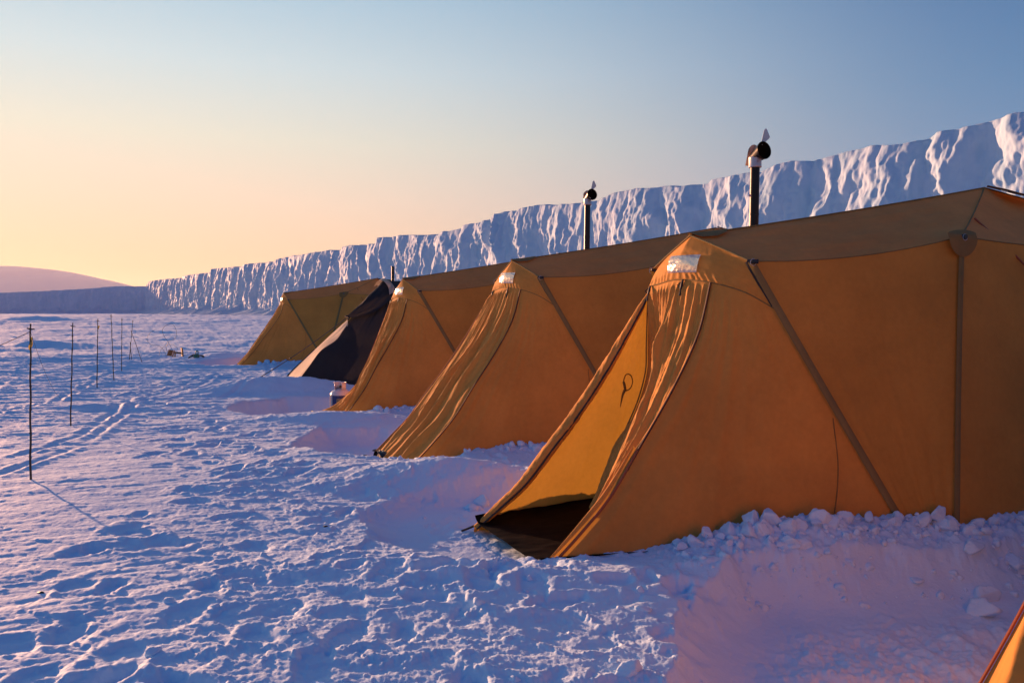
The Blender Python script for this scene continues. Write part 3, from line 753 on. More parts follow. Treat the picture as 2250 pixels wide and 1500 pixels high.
    # rear vent flap on the ridge
    a = ridgeB[1]; fl = coons(curve([a+[0, 0, .02], a+[.6, 0, -.03]], 20), curve([a+[.05, .24, -.075], a+[.60, .22, -.115]], 20), curve([a+[0, 0, .02], a+[.05, .24, -.075]], 12), curve([a+[.6, 0, -.03], a+[.60, .22, -.115]], 12))
    emit('vent_flap', [wrinkle(fl, seed+9, .01)], M['skirt'])
    mb = MB(); mb.tube(lw(curve([a+[-.01, .0, .03], a+[.05, .14, -.02], a+[.12, .26, -.075], a+[.35, .27, -.095], a+[.62, .22, -.105]], 30)), .011, 6); mb.build('vent_hem', M['piping'], root)
    # door piping of the rear side door
    cpipe = curve([rafter[1][0][30]+[.03, .012, 0.01], np.array([2.75, .925, 2.12]), np.array([3.12, 1.02, 1.70]), np.array([3.45, 1.13, 1.25]), np.array([3.95, 1.26, .7]), np.array([4.5, 1.40, .1])], 50)
    mb = MB()
    mb.tube(lw(cpipe), .009, 6); mb.build('door_piping', M['red_piping'], root)
    return root, emit, seam, iL, iR, cEN, cEL, legs

def zipper(root, c, mat, r=.007, name='zipper'):
    mb = MB(); mb.tube(lw(c), r, 6); return mb.build(name, mat, root)
def closed_front(res, seed, fold=.05, flap=False):
    root, emit, seam, iL, iR, cEN, cEL, legs = res
    top = resample(seam[iL:iR+1], 130)
    bot = curve([cEL[-1], (cEL[-1]+cEN[-1])/2+[-.06, 0, -.01], cEN[-1]], 130)
    l, r_ = resample(cEL, 210), resample(cEN, 210)
    P = coons(top, bot, l, r_)
    # curtain narrows as it falls: near flap overlaps
    P = front_folds(P, seed, fold)
    emit('door_curtain', [P])
    zipper(root, cEN+np.array([-.008, .010, 0]), M['piping'], .008)
    zipper(root, cEL+np.array([-.006, -.006, 0]), M['red_piping'], .006)

t1 = tent(1, 'orange_tent', 'nearest complete orange tent with its entrance unzipped showing a dark groundsheet', seed=1)
t2 = tent(2, 'orange_tent', 'closed orange tent between the open tent and the one with a gas bottle', tip=(.06, -.17), seed=2)
t3 = tent(3, 'orange_tent', 'orange tent with the white and blue gas bottle behind its spread door flap', tip=(.10, -.26), seed=3, elshift=.74, us=.76)
t5 = tent(5, 'orange_tent', 'farthest orange tent, left of the black tent', tip=(.04, -.30), seed=5, elshift=.45)
t0 = tent(0, 'orange_tent', 'orange tent cut off at the lower right corner, only its front edge showing', tip=(.05, -.12), seed=6)
closed_front(t2, 60, .055); closed_front(t3, 70, .045); closed_front(t5, 80, .03)
closed_front(t0, 90, .07)

# --- open front of the nearest tent
def open_front(res):
    root, emit, seam, iL, iR, cEN, cEL, legs = res
    # drawn-back curtain: hangs from the whole yoke, gathered to the near edge
    A, B = np.array([.0, -.57]), np.array([-1.10, .02])
    q = TP[1]
    def lp(x, y):
        d = ray(x, y); o = np.array([0, 0, HCAM])
        ou = to_local(1, o); dw = to_local(1, (o+d)) - ou
        n = np.array([-(B[1]-A[1]), B[0]-A[0]]); k = ((A-ou)@n)/(dw@n)
        return np.array([ou[0]+k*dw[0], ou[1]+k*dw[1], HCAM-q[3]+k*d[2]])
    left = [seam[iL]]+[lp(*p) for p in ((1423, 690), (1421, 760), (1419, 815), (1402, 880), (1372, 950), (1345, 1015), (1322, 1080), (1306, 1118))]
    l = curve(left, 210); r_ = resample(cEN[:int(len(cEN)*.80)], 210)
    top = resample(seam[iL:iR+1], 150); bot = curve([l[-1], r_[-1]], 150)
    P = coons(top, bot, l, r_)
    n, m = P.shape[:2]; S, T = np.meshgrid(np.linspace(0, 1, m), np.linspace(0, 1, n))
    # billow of the left half inwards, then the fold ridge
    bil = -.07*np.exp(-((S-.22)/.16)**2)*np.sin(np.clip(T*1.35, 0, 1)*math.pi)*1.0+.055*np.exp(-((S-.52)/.12)**2)*sstep(0, .3, T)*(1-.4*T)
    P = P+np.array([-1., -.2, .25])*bil[..., None]
    P = front_folds(P, 50, .055, .013)
    emit('door_curtain', [P])
    mb = MB(); mb.tube(lw(l+[-.004, 0, 0]), .006, 6); mb.build('curtain_hem', M['orange_seam'], root)
    # rolled-back far flap along the far edge
    c = resample(cEL, 220)[3:]
    n = len(c); k = 28; a = np.arange(k)*2*math.pi/k
    T_ = np.gradient(c, axis=0); T_ /= np.linalg.norm(T_, axis=1)[:, None]
    N1 = np.cross(T_, [0, 1., 0]); N1 /= np.linalg.norm(N1, axis=1)[:, None]; N2 = np.cross(T_, N1)
    tt = np.linspace(0, 1, n)
    rad = np.interp(tt, [0, .06, .3, .7, .9, 1], [.010, .035, .055, .060, .045, .03])
    AA, TT = np.meshgrid(a, tt)
    rr = rad[:, None]*(1+.22*fbm(np.cos(AA)*1.5+TT*9, np.sin(AA)*1.5+TT*14, 301, 3)+.14*ridged(AA*1.2+TT*7, TT*26, 303, 3))
    cen = c+N1*(rad*.2)[:, None]+np.array([-.012, .045, 0])
    Q = cen[:, None]+(np.cos(AA)*rr*.75)[..., None]*N1[:, None]+(np.sin(AA)*rr)[..., None]*N2[:, None]
    o = mesh_obj('rolled_flap', lw(Q).reshape(-1, 3), grid_faces(n, k, True), M['orange'], root)
    edge = cen+np.array([.0, .0, 0])+N2*(np.sign(N2[:, 1])*(rad*1.05))[:, None]-N1*(rad*.1)[:, None]
    zipper(root, edge, M['black'], .009)
    # near zipper and the upturned lip at its foot
    zipper(root, cEN[:70]+[-.010, .008, 0], M['piping'], .009)
    c = resample(cEN[62:], 60); tt = np.linspace(0, 1, 60)
    lip = []
    for i in range(60):
        w = .05*math.sin(math.pi*min(1, .12+tt[i]*.86))
        lip.append([c[i]+np.array([-.01-.02*s, -.02-w*s, .012*s+.03*math.sin(s*3)]) for s in np.linspace(0, 1, 9)])
    emit('flap_lip', [np.array(lip)], M['orange'])
    zipper(root, c+[-.01, .006, .004], M['red_piping'], .010, 'hem')
    # groundsheet
    S, T = np.meshgrid(np.linspace(0, 1, 80), np.linspace(0, 1, 80))
    u = -1.66+T*3.3; hw = .615+np.clip(T*3.3, 0, 2.8)/2.79*.56; v = -hw+S*2*hw
    z = .012+.012*fbm(S*5, T*9, 311, 4)+.02*np.exp(-((T)/.05)**2)*0
    G = np.stack([u, v, z+.02*sstep(.2, 1, T)+.05*np.abs(2*S-1)**14], -1)
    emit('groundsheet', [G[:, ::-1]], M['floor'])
    # doubled skirt added inside the near porch wall to block sun from the door
    a_ = resample(cEN[np.argmin(np.abs(cEN[:, 2]-.62)):], 40); lg = legs[1][0]; b_ = lg[np.argmin(np.abs(lg[:, 2]-.55))]
    top_ = curve([a_[0], (a_[0]+b_)/2, b_], 50); bot_ = curve([a_[-1], lg[-1]], 50)
    Q = coons(top_, bot_, a_, curve([b_, lg[-1]], 40)); Q[..., 1] -= .035; Q[..., 0] += .02
    emit('sun_block_skirt', [Q], M['skirt'])
    # hanging loop on the inside of the far wall
    pw = lp2 = None
    def far(x, y, v0=-.70, v1=-1.0):
        d = ray(x, y); o = np.array([0, 0, HCAM]); ou = to_local(1, o); dw = to_local(1, o+d)-ou
        A_, B_ = np.array([-.6, -.60]), np.array([.6, -.86]); n_ = np.array([-(B_[1]-A_[1]), B_[0]-A_[0]]); k_ = ((A_-ou)@n_)/(dw@n_)
        return np.array([ou[0]+k_*dw[0], ou[1]+k_*dw[1], HCAM-q[3]+k_*d[2]])
    pts = [far(*p)+[0, .03, 0] for p in ((1368, 853), (1366, 838), (1372, 822), (1382, 824), (1386, 838), (1381, 852), (1371, 858))]
    mb = MB(); mb.tube(lw(curve(pts, 40)), .005, 6)
    mb.tube(lw(curve([far(1369, 856)+[0, .03, 0], far(1364, 868)+[0, .03, 0], far(1359, 893)+[0, .03, 0]], 12)), np.linspace(.013, .003, 12), 6)
    mb.tube(lw(curve([far(1366, 838)+[0, .03, 0], far(1368, 846)+[0, .035, 0], far(1370, 856)+[0, .03, 0]], 8)), .011, 6)
    mb.build('hanging_loop', M['orange_patch'], root)
    # toggle cord at the far tip
    p = cEL[-1]
    mb = MB(); mb.tube(lw(curve([p+[.05, .02, .03], p+[-.06, .03, .0], p+[-.13, .05, -.01]], 10)), .009, 6); mb.build('peg_cord', M['black'], root)
open_front(t1)
# T3: door flap that spreads out over the snow, T2: black opening at its foot
def extras():
    root, emit, seam, iL, iR, cEN, cEL, legs = t3
    q = TP[3]
    tipp = cEL[-1]
    k = to_local(3, on_level(692, 908, -.24)); K = np.array([k[0], k[1], -.21])
    k = to_local(3, on_level(738, 918, -.24)); K2 = np.array([k[0], k[1], -.22])
    P = coons(curve([cEL[74], cEL[106]], 40), curve([K, (K+K2)/2+[0, 0, .015], K2], 40), curve([cEL[74], (cEL[74]+K)/2+[-.0, -.0, -.12], K], 40), curve([cEL[106], K2], 40))
    P = wrinkle(P, 401, .03, edge_fade(40, 40, .1, bot=False), 1.5, 2)
    emit('spread_flap', [P])
    mb = MB(); mb.tube(lw(curve([K2+[0, 0, .01], (K+K2)/2+[-.03, 0, .03], K+[-.05, -.05, .03]], 14)), .014, 6)
    mb.tube(lw(curve([K2+[.1, .05, .01], (K+K2)/2+[0, .09, .0], K+[.02, .06, .02]], 14)), .010, 6); mb.build('flap_hem', M['black'], root)
    root, emit, seam, iL, iR, cEN, cEL, legs = t2
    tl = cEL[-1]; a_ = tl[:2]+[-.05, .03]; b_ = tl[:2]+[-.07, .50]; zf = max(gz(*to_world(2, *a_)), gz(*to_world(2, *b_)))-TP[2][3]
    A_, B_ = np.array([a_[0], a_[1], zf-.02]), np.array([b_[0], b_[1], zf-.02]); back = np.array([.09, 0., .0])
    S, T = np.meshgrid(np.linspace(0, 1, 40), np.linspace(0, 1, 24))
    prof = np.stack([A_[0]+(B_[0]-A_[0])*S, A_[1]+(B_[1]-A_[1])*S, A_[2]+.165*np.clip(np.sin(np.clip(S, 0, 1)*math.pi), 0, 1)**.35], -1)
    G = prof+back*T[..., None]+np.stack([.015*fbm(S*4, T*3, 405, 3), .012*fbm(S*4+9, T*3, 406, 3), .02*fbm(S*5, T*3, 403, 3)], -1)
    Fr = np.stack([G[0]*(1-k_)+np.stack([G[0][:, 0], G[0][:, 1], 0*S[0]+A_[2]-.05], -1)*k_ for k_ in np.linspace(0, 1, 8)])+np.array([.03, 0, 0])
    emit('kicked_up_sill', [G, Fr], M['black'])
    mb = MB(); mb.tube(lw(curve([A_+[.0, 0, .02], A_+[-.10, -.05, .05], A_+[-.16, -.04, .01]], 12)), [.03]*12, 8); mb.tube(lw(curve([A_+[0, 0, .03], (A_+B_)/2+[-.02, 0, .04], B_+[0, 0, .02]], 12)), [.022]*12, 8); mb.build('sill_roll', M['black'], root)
extras()

# ------------------------------------------------------------------ black tent
def black_tent():
    org = at(800, 836, 19.5); rz = .45
    root = empty('black_tent', (float(org[0]), float(org[1]), -.25), rz)
    tag(root, 'charcoal tent with a beige lined doorway and raised awning, squeezed between orange tents', 'tent')
    Minv = Matrix.Translation(root.location)@Matrix.Rotation(rz, 4, 'Z'); Minv = Minv.inverted()
    def Wp(x, y, Y): return np.array((Minv@Vector(at(x, y, Y)))[:])
    D, Bc = M['dark_cloth'], M['beige_cloth']
    arch_l = Wp(838, 632, 20.6); arch_t = Wp(848, 617, 20.3); arch_r = Wp(866, 655, 19.7)
    tipN = Wp(652, 840, 18.6); tipL = Wp(624, 838, 19.9); aw = Wp(763, 697, 19.2); kn = Wp(764, 702, 19.2)
    baseR = Wp(830, 850, 18.4); topR = Wp(905, 628, 20.0); baseRR = Wp(960, 850, 19.5); topB = Wp(980, 618, 22.5)
    def em(nm, Ps, m_):
        Vs, Fs, n = [], [], 0
        for P in Ps: Vs.append(P.reshape(-1, 3)); Fs.append(grid_faces(P.shape[0], P.shape[1])+n); n += P.shape[0]*P.shape[1]
        return mesh_obj(nm, np.concatenate(Vs), np.concatenate(Fs), m_, root)
    # near wall with a concave front edge
    eN = curve([arch_t+(0, 0, -.02), Wp(815, 668, 19.9), Wp(765, 712, 19.15), Wp(739, 746, 19.0), Wp(705, 770, 18.8), Wp(680, 803, 18.7), tipN], 60)
    wall = coons(curve([arch_t+(0, 0, -.02), arch_r, topR], 60), curve([tipN, baseR, baseRR], 60), eN, curve([topR, baseRR], 60))
    n, m = wall.shape[:2]; S, T = np.meshgrid(np.linspace(0, 1, m), np.linspace(0, 1, n))
    wall = wall+normals(wall)*(.05*(ridged(S*5-T*1.0, T*.5, 501, 3)-.5)*edge_fade(n, m, .1))[..., None]
    em('near_wall', [wall], D)
    # beige front face
    eL = curve([kn, Wp(726, 736, 19.8), Wp(692, 768, 20.), Wp(641, 816, 20.), tipL], 60); eR = curve([Wp(764, 716, 19.1), Wp(739, 748, 19.0), Wp(705, 772, 18.8), Wp(680, 805, 18.7), tipN], 60)
    fr = coons(curve([eL[0], eR[0]], 40), curve([eL[-1], eR[-1]], 40), eL, eR)
    n, m = fr.shape[:2]; S, T = np.meshgrid(np.linspace(0, 1, m), np.linspace(0, 1, n))
    fr = fr+normals(fr)*(.03*(ridged(S*3+T*.4, T*.5, 505, 3)-.5)*edge_fade(n, m, .1))[..., None]
    em('door_panel', [fr], Bc)
    mb = MB(); mb.tube(curve([Wp(692, 768, 20.), Wp(641, 816, 20.), tipL], 30)+np.array([-.01, -.02, 0]), .02, 6); mb.tube(curve([tipL+[0, 0, .03], tipL+[.1, -.1, .03]], 6), .04, 6); mb.build('door_hem', M['black'], root)
    # far side, back and roof
    farT, farB = Wp(838, 632, 21.5)+[.2, 1.2, -.6], Wp(700, 812, 22.5)
    em('far_wall', [coons(curve([arch_l, topB], 30), curve([tipL, farB, Wp(900, 812, 24)], 30), curve([arch_l, Wp(740, 730, 20.6), tipL], 40), curve([topB, Wp(900, 812, 24)], 40))], D)
    em('roof', [coons(curve([arch_t, topB], 30), curve([arch_r, topR], 30), curve([arch_t, arch_r], 12), curve([topB, topR], 12)),
                coons(curve([arch_t, topB], 30), curve([arch_l, topB], 30), curve([arch_t, arch_l], 12), np.repeat(topB[None], 12, 0))], D)
    em('rear_wall', [coons(curve([topR, topB], 20), curve([baseRR, Wp(900, 812, 24)], 20), curve([topR, baseRR], 20), curve([topB, Wp(900, 812, 24)], 20))], D)
    # awning
    al = curve([arch_l, Wp(812, 652, 20.1), aw], 30); ar = curve([arch_r, Wp(822, 688, 19.5), aw+[.12, -.02, -.03]], 30)
    A = coons(curve([arch_l, arch_t+[0, 0, .01], arch_r], 30), curve([aw, aw+[.12, -.02, -.03]], 30), al, ar)
    A = wrinkle(A, 507, .03)
    em('awning', [A+np.array([-.02, -.02, .02])], D)
    # pale arched hem
    hp = curve([Wp(829, 628, 20.6), Wp(838, 615, 20.4), Wp(850, 615, 20.2), Wp(861, 628, 19.9), Wp(864, 645, 19.7)], 30)
    d = np.linspace(-1, 1, 7)
    H = np.array([[h+np.array([.09*s, 0.03*s, -.05*abs(s)]) for s in d] for h in hp])
    em('arched_hem', [H+np.array([-.03, -.05, .02])], Bc)
    mb = MB(); mb.tube(curve([aw+[0, 0, .02], aw+[.06, 0, 0], kn], 6), .018, 6); mb.tube(curve([aw+[-.05, 0, .02], aw+[.03, 0, .04]], 5), .02, 6); mb.tube([aw, kn+[.02, 0, -.35]], .008, 6); mb.build('awning_toggle', M['black'], root)
    g = Wp(566, 832, 18.6)
    mb = MB(); mb.tube(sag(curve([aw, g], 24), .05), .010, 5); mb.build('guy_line', M['rope'], root)
    mb = MB(); k = aw*.36+g*.64; mb.box(k+[0, 0, -.04], (.05, .03, .03)); mb.build('line_runner', M['black'], root)
black_tent()

# ------------------------------------------------------------------ stove pipes
def stovepipe(name, label, px, py_top, Y, d, hooded=True, lean=.0, ph=0., py_bot=None):
    top = at(px, py_top, Y); zt = float(top[2])
    foot = (float(top[0])-lean*zt, float(top[1]), -.15)
    root = empty(name, foot, 0); tag(root, label, 'stove pipe', 'stove pipes behind the tent ridges')
    H_ = zt+.15; r = d/2; L_ = lean*zt
    mb = MB(); mb.tube([(0, 0, 0), (L_*.5, 0, H_*.5), (L_, 0, H_)], r, 28)
    mb.build('pipe', M['pipe'], root)
    for k in (.86, .70):
        mb = MB(); mb.tube([(L_*(k-.003), 0, H_*(k-.003)), (L_*(k+.003), 0, H_*(k+.003))], r*1.05, 28); mb.build('joint_ring', M['pipe'], root)
    if not hooded: return root
    s = d/.085
    T0 = np.array([L_, 0, H_])
    mb = MB(); mb.lathe([(r*1.02, -.01), (.057*s, -.01), (.059*s, -.004), (.057*s, 0), (.057*s, .080*s), (.050*s, .085*s), (.0, .09*s)][:6], T0, 36); col = mb.build('collar', M['galv'], root)
    mb = MB(); mb.box(T0+[.008, -.0625*s, .04*s], (.022*s, .004, .022*s)); mb.build('sticker', M['sticker'], root)
    # wind hood: slanted half-barrel, open towards the lower right, tail lip to the left
    axis = np.array([.42, -.88, .14]); axis /= np.linalg.norm(axis)
    side_ = np.cross(axis, [0, 0, 1]); side_ /= np.linalg.norm(side_); upv = np.cross(side_, axis)
    c0 = T0+np.array([.038*s, -.02, .128*s])
    for nm, mt, rs in (('hood', M['pipe'], 1.0), ('hood_lining', M['hood_black'], .95)):
        Q = []
        for i, tt in enumerate(np.linspace(0, 1, 16)):
            row = []
            for a in np.linspace(-math.pi*.5, math.pi*1.5, 37):
                R_ = .081*s*rs
                # near mouth a full circle, towards the tail only a shallow cap
                shrink = 1-.15*tt
                x = -tt*.15*s*(.5+.5*math.sin(a)*.4+.3)
                y = math.cos(a)*R_*shrink; z = math.sin(a)*R_*shrink
                if z < 0: z = z*(1-tt)**.5; x = x*.35
                p = c0+axis*(x+.055*s)+side_*y+upv*(z-.055*s*tt)
                row.append(p)
            Q.append(row)
        grid_obj(nm, np.array(Q), mt, root)
    # back plate closes the barrel
    mb = MB(); tail = c0-axis*.10*s
    Q = np.array([[tail+side_*(.060*s*(1-.55*v))*x+axis*(-.075*s*v)+upv*(.035*s*(1-x*x)*(1-v)-.075*s*v) for x in np.linspace(-1, 1, 13)] for v in np.linspace(-.5, 1, 10)])
    grid_obj('tail_lip', Q, M['galv'], root)
    # vane
    vd = np.array([math.cos(ph), 0, 0])
    b = c0+upv*.072*s+axis*.02*s
    pr = [(0, 0), (.012, -.012), (.075, .045), (.082, .060), (.052, .132), (.040, .135), (.028, .120), (.006, .02)]
    V = [b+np.array([x*s, .002, z*s]) for x, z in pr]+[b+np.array([x*s, -.002, z*s]) for x, z in pr]
    n = len(pr)
    F = [tuple(range(n)), tuple(range(2*n-1, n-1, -1))]+[(i, i+n, (i+1) % n+n, (i+1) % n) for i in range(n)]
    o = mesh_obj('vane', V, F, M['galv'], root, smooth=False)
    o.rotation_euler = (0, 0, 0)
    return root
p1 = stovepipe('stove_pipe', 'tallest black stove pipe with white collar and wind hood above the nearest tent', 1659, 366, 7.6, .088, True, .010)
mb = MB(); mb.box(at(1648, 430, 7.56)-np.array(p1.location), (.02, .002, .02), rot=np.array(Matrix.Rotation(.78, 3, 'Y'))); mb.build('sticker', M['sticker'], p1)
p2 = stovepipe('stove_pipe', 'smaller hooded stove pipe rising over the middle tent ridge', 1291, 449, 11.8, .086, True, .012)
p3 = stovepipe('stove_pipe', 'short plain black stove pipe without a hood beside the black tent', 863, 585, 21.3, .075, False)

# ------------------------------------------------------------------ marker canes, ropes, small gear
def cane(pxb, pyb, pxt, pyt, label, r=.009, flag=None, knots=True):
    b = on_ground(pxb, pyb); t_ = at(pxt, pyt, b[1])
    root = empty('marker_cane', tuple(map(float, b))); tag(root, label, 'marker cane', 'bamboo marker canes along the path')
    h = t_-b
    mb = MB(); pts = [h*k for k in np.linspace(-.06, 1, 16)]; pts = [p+np.array([.004*math.sin(i*1.7), 0, 0]) for i, p in enumerate(pts)]
    mb.tube(pts, np.linspace(r*1.25, r*.8, 16), 8)
    mb.build('shaft', M['bamboo'], root)
    mb = MB()
    for k in (.14, .30, .45, .60, .74, .87): 
        c = h*k; mb.tube([c-h*.004, c, c+h*.004], [r*1.25, r*1.6, r*1.25], 8)
    mb.build('node_rings', M['bamboo'], root)
    mb = MB(); c = h*.965; mb.tube([c+[-.035, 0, .01], c, c+[.04, 0, 0]], [.006, .010, .006], 6); mb.build('cord_lashing', M['rope'], root)
    if flag:
        S, T = np.meshgrid(np.linspace(0, 1, 8), np.linspace(0, 1, 20))
        k0, ln, wd, dx = flag
        c = h*k0
        P = np.stack([c[0]+dx+wd*(S-.2)*(1-.4*T)+.010*np.sin(T*7), c[1]-.012+.012*np.sin(T*9+S*3), c[2]-ln*T+0*S], -1)
        grid_obj('tape_flag', P, M['flag'], root)
    return b, t_
ca = []
ca.append(cane(67, 1053, 67, 711, 'nearest marker cane with yellowish tape at its top, left edge of the camp', .009, (.915, .17, .032, .002)))
ca.append(cane(155, 935, 160, 709, 'second marker cane from the left, bare and leaning slightly right', .009))
ca.append(cane(213, 852, 215, 700, 'third marker cane with a short curled tape near its top', .011, (.90, .09, .05, .012)))
ca.append(cane(250, 835, 244, 690, 'fourth marker cane, leaning slightly left at the top', .010))
ca.append(cane(267, 815, 268, 698, 'fifth marker cane, thin and upright', .010))
ca.append(cane(284, 792, 292, 703, 'sixth marker cane, crossed by a fallen one', .010))
b = on_ground(313, 796); t_ = at(288, 727, b[1]+.4)
rt = empty('fallen_cane', tuple(map(float, b))); tag(rt, 'fallen cane leaning against the sixth marker cane', 'marker cane')
mb = MB(); mb.tube([np.zeros(3)-[0, 0, .05], (t_-b)*.5, t_-b], .009, 8); mb.build('shaft', M['bamboo'], rt)
b2 = on_ground(289, 790); mb = MB(); mb.tube([b2-b, at(286, 752, b2[1])-b], .012, 8); mb.build('broken_stub', M['bamboo'], rt)
def rope(name, label, pts, r=.0035):
    o = MB().tube(pts, r, 6).build(name, M['rope']); tag(o, label, 'rope')
hk = lambda c, k: c[0]+(c[1]-c[0])*k
a = hk(ca[0], .95); e = a+np.array([-1.6, -1.0, -.55])
rope('rope', 'slack cord running left from the nearest marker cane', sag(curve([a, e], 30), .12))
rope('rope', 'slack cord sagging from the nearest cane to the second cane', sag(curve([a, hk(ca[1], .25)], 50), .25), .0016)

def gas_bottle():
    c = on_level(752, 893, -.52); c = at(748, 893, 16.0); c[2] = -.36
    z0 = gz(c[0], c[1])
    root = empty('gas_bottle', (float(c[0]), float(c[1]), float(c[2])), 0)
    tag(root, 'white gas bottle with a dark blue label standing behind an orange door flap', 'gas bottle')
    root.scale = (1.1, 1.1, 1.1); s = 1.0; R0 = .185
    mb = MB(); mb.lathe([(.13, -.02), (.135, .0), (.15, .015), (.178, .03), (R0, .06), (R0, .33), (.178, .375), (.155, .41), (.11, .438), (.05, .45), (.03, .452)], k=48); mb.build('cylinder', M['tank_white'], root)
    # label wrap
    a = np.linspace(-math.pi*1.02, math.pi*.30, 60); Q = np.array([[[(R0+.003)*math.cos(x), (R0+.003)*math.sin(x), z] for x in a] for z in (.055, .345)])
    grid_obj('label_wrap', Q[:, ::-1], M['tank_blue'], root)
    a = np.linspace(-2.35, -2.22, 8); Q = np.array([[[(R0+.006)*math.cos(x), (R0+.006)*math.sin(x), z] for x in a] for z in (.055, .345)]); grid_obj('label_stripe', Q[:, ::-1], M['tank_white'], root)
    # yellow shield with dark capital letters, as far as it can be read
    a = np.linspace(-1.72, -1.05, 16); Q = np.array([[[(R0+.006)*math.cos(x), (R0+.006)*math.sin(x), z] for x in a] for z in (.17, .285)]); grid_obj('label_shield', Q[:, ::-1], M['tank_yellow'], root)
    mb = MB()
    def bar(a0, z, da, dz):
        aa = np.linspace(a0, a0+da, 4); V = [[(R0+.009)*math.cos(x), (R0+.009)*math.sin(x), zz] for zz in (z, z+dz) for x in aa]
        mb.add(V, [(i, i+1, i+5, i+4) for i in range(3)])
    for i, ch in enumerate('BBQ'):
        a0 = -1.66+i*.20
        bar(a0, .235, .03, .04); bar(a0+.10, .235, .03, .04); bar(a0, .235, .13, .008); bar(a0, .267, .13, .008)
        if ch == 'B': bar(a0, .251, .13, .007)
        else: bar(a0+.08, .228, .03, .016)
    mb.build('label_letters', M['tank_blue'], root, smooth=False)
    # protective collar, open at the front, valve and knob
    Q = []
    for z in (.43, .56):
        Q.append([[.105*math.cos(x), .105*math.sin(x), z+(.01 if z > .5 else 0)] for x in np.linspace(-1.15, 3.6, 40)])
    o = grid_obj('collar', np.array(Q), M['tank_white'], root); md = o.modifiers.new('s', 'SOLIDIFY'); md.thickness = .008
    mb = MB(); mb.tube([( .105*math.cos(x), .105*math.sin(x), .568) for x in np.linspace(-1.15, 3.6, 30)], .010, 8); mb.build('handle_rim', M['tank_white'], root)
    mb = MB(); mb.tube([(0, 0, .44), (0, 0, .53)], .02, 12); mb.tube([(0, -.01, .5), (.02, -.07, .5)], .016, 12); mb.build('valve', M['galv'], root)
    mb = MB(); mb.tube([(.02, -.07, .5), (.024, -.10, .5)], .026, 12); mb.build('knob', M['black'], root)
    mb = MB(); mb.lathe([(.14, -.05), (.145, -.05), (.145, .02), (.14, .02)], k=40); mb.build('foot_ring', M['tank_white'], root)
gas_bottle()

def crates():
    c = on_ground(388, 783)
    root = empty('plywood_box', tuple(map(float, c)), .3); tag(root, 'broken plywood box half buried in snow beside the cable loops', 'box')
    for (nm, p, d, rot, mt) in (('side_panel', (-.12, 0, .12), (.05, .30, .28), (0, .30, .1), 'wood'), ('side_panel', (.22, -.02, .17), (.06, .32, .38), (0, -.08, .2), 'wood'),
                                ('bottom_board', (.05, .02, .15), (.34, .22, .03), (.15, .12, 0), 'darkwood'), ('end_panel', (-.25, .05, .15), (.20, .02, .26), (.3, .2, .5), 'wood'), ('slat', (-.04, -.14, .09), (.05, .02, .24), (0, .1, 0), 'wood')):
        mb = MB(); mb.box((0, 0, 0), d); o = mb.build(nm, M[mt], root, smooth=False); o.location = p; o.rotation_euler = rot
        bv = o.modifiers.new('b', 'BEVEL'); bv.width = .006
    g = on_ground(430, 786)
    r2 = empty('green_tool_bag', tuple(map(float, g)), .2); tag(r2, 'small green bag with dark straps lying on the snow right of the plywood box', 'bag')
    Vb, Fb = ico(3); Vb = Vb*(1+.12*fbm(Vb[:, 0]*2, Vb[:, 2]*2+Vb[:, 1], 9, 3))[:, None]
    mesh_obj('pouch', Vb*[.13, .10, .09]+[0.02, 0, .07], Fb, M['green'], r2)
    mb = MB(); mb.tube(curve([(.0, 0, .12), (.02, -.02, .26), (.08, 0, .27), (.09, 0, .10)], 20), .02, 8); mb.build('handle', M['green'], r2)
    mb = MB(); mb.tube(curve([(-.06, 0, .10), (-.18, -.02, .06), (-.27, -.05, .0)], 14), np.linspace(.05, .015, 14), 8); mb.build('strap', M['black'], r2)
    mb = MB(); mb.tube(curve([(.14, 0, .10), (.24, -.02, .08), (.31, -.04, .04)], 14), np.linspace(.02, .04, 14), 8); mb.build('handle_grip', M['black'], r2)
    mb = MB(); mb.box((-.10, -.02, .15), (.04, .03, .05)); mb.build('buckle', M['tank_white'], r2, smooth=False)
    Y = float(c[1])-.1
    px = [(340, 725), (331, 730), (325, 738), (323, 746), (327, 753), (335, 758), (345, 759), (353, 762), (360, 770), (365, 780), (364, 787), (357, 791), (351, 787), (350, 778), (354, 768), (361, 761), (370, 757), (380, 757), (388, 763), (391, 768)]
    mb = MB(); mb.tube(curve([at(x, y, Y+.15*math.sin(i*.8)) for i, (x, y) in enumerate(px)], 160), .006, 6)
    px = [(378, 767), (374, 759), (368, 749), (361, 739), (357, 729), (359, 720), (367, 714), (375, 711), (381, 714), (386, 722), (388, 732), (386, 741), (380, 746), (370, 751), (367, 756), (365, 764), (368, 772), (374, 777)]
    mb.tube(curve([at(x, y, Y+.15*math.cos(i*.7)) for i, (x, y) in enumerate(px)], 160), .006, 6)
    o = mb.build('looped_cable', M['cable']); tag(o, 'stiff dark cable standing in loops above the plywood box', 'cable')
crates()
def scraps():
    for (x, y, s, lab) in ((827, 990, .035, 'small dark scrap on the snow left of the middle tent'), (716, 1156, .012, 'tiny dark crumb on the trodden snow in the middle of the path'), (90, 1302, .014, 'dark twig on the snow at the lower left')):
        p = on_ground(x, y); V, F = ico(2); V = V*(1+.4*fbm(V[:, 0]*2+s*100, V[:, 2]*2+V[:, 1], 9, 2))[:, None]
        o = mesh_obj('dark_scrap', V*[s*1.6, s, s*.7], F, M['black']); o.location = tuple(map(float, p)); tag(o, lab, 'scrap')
scraps()

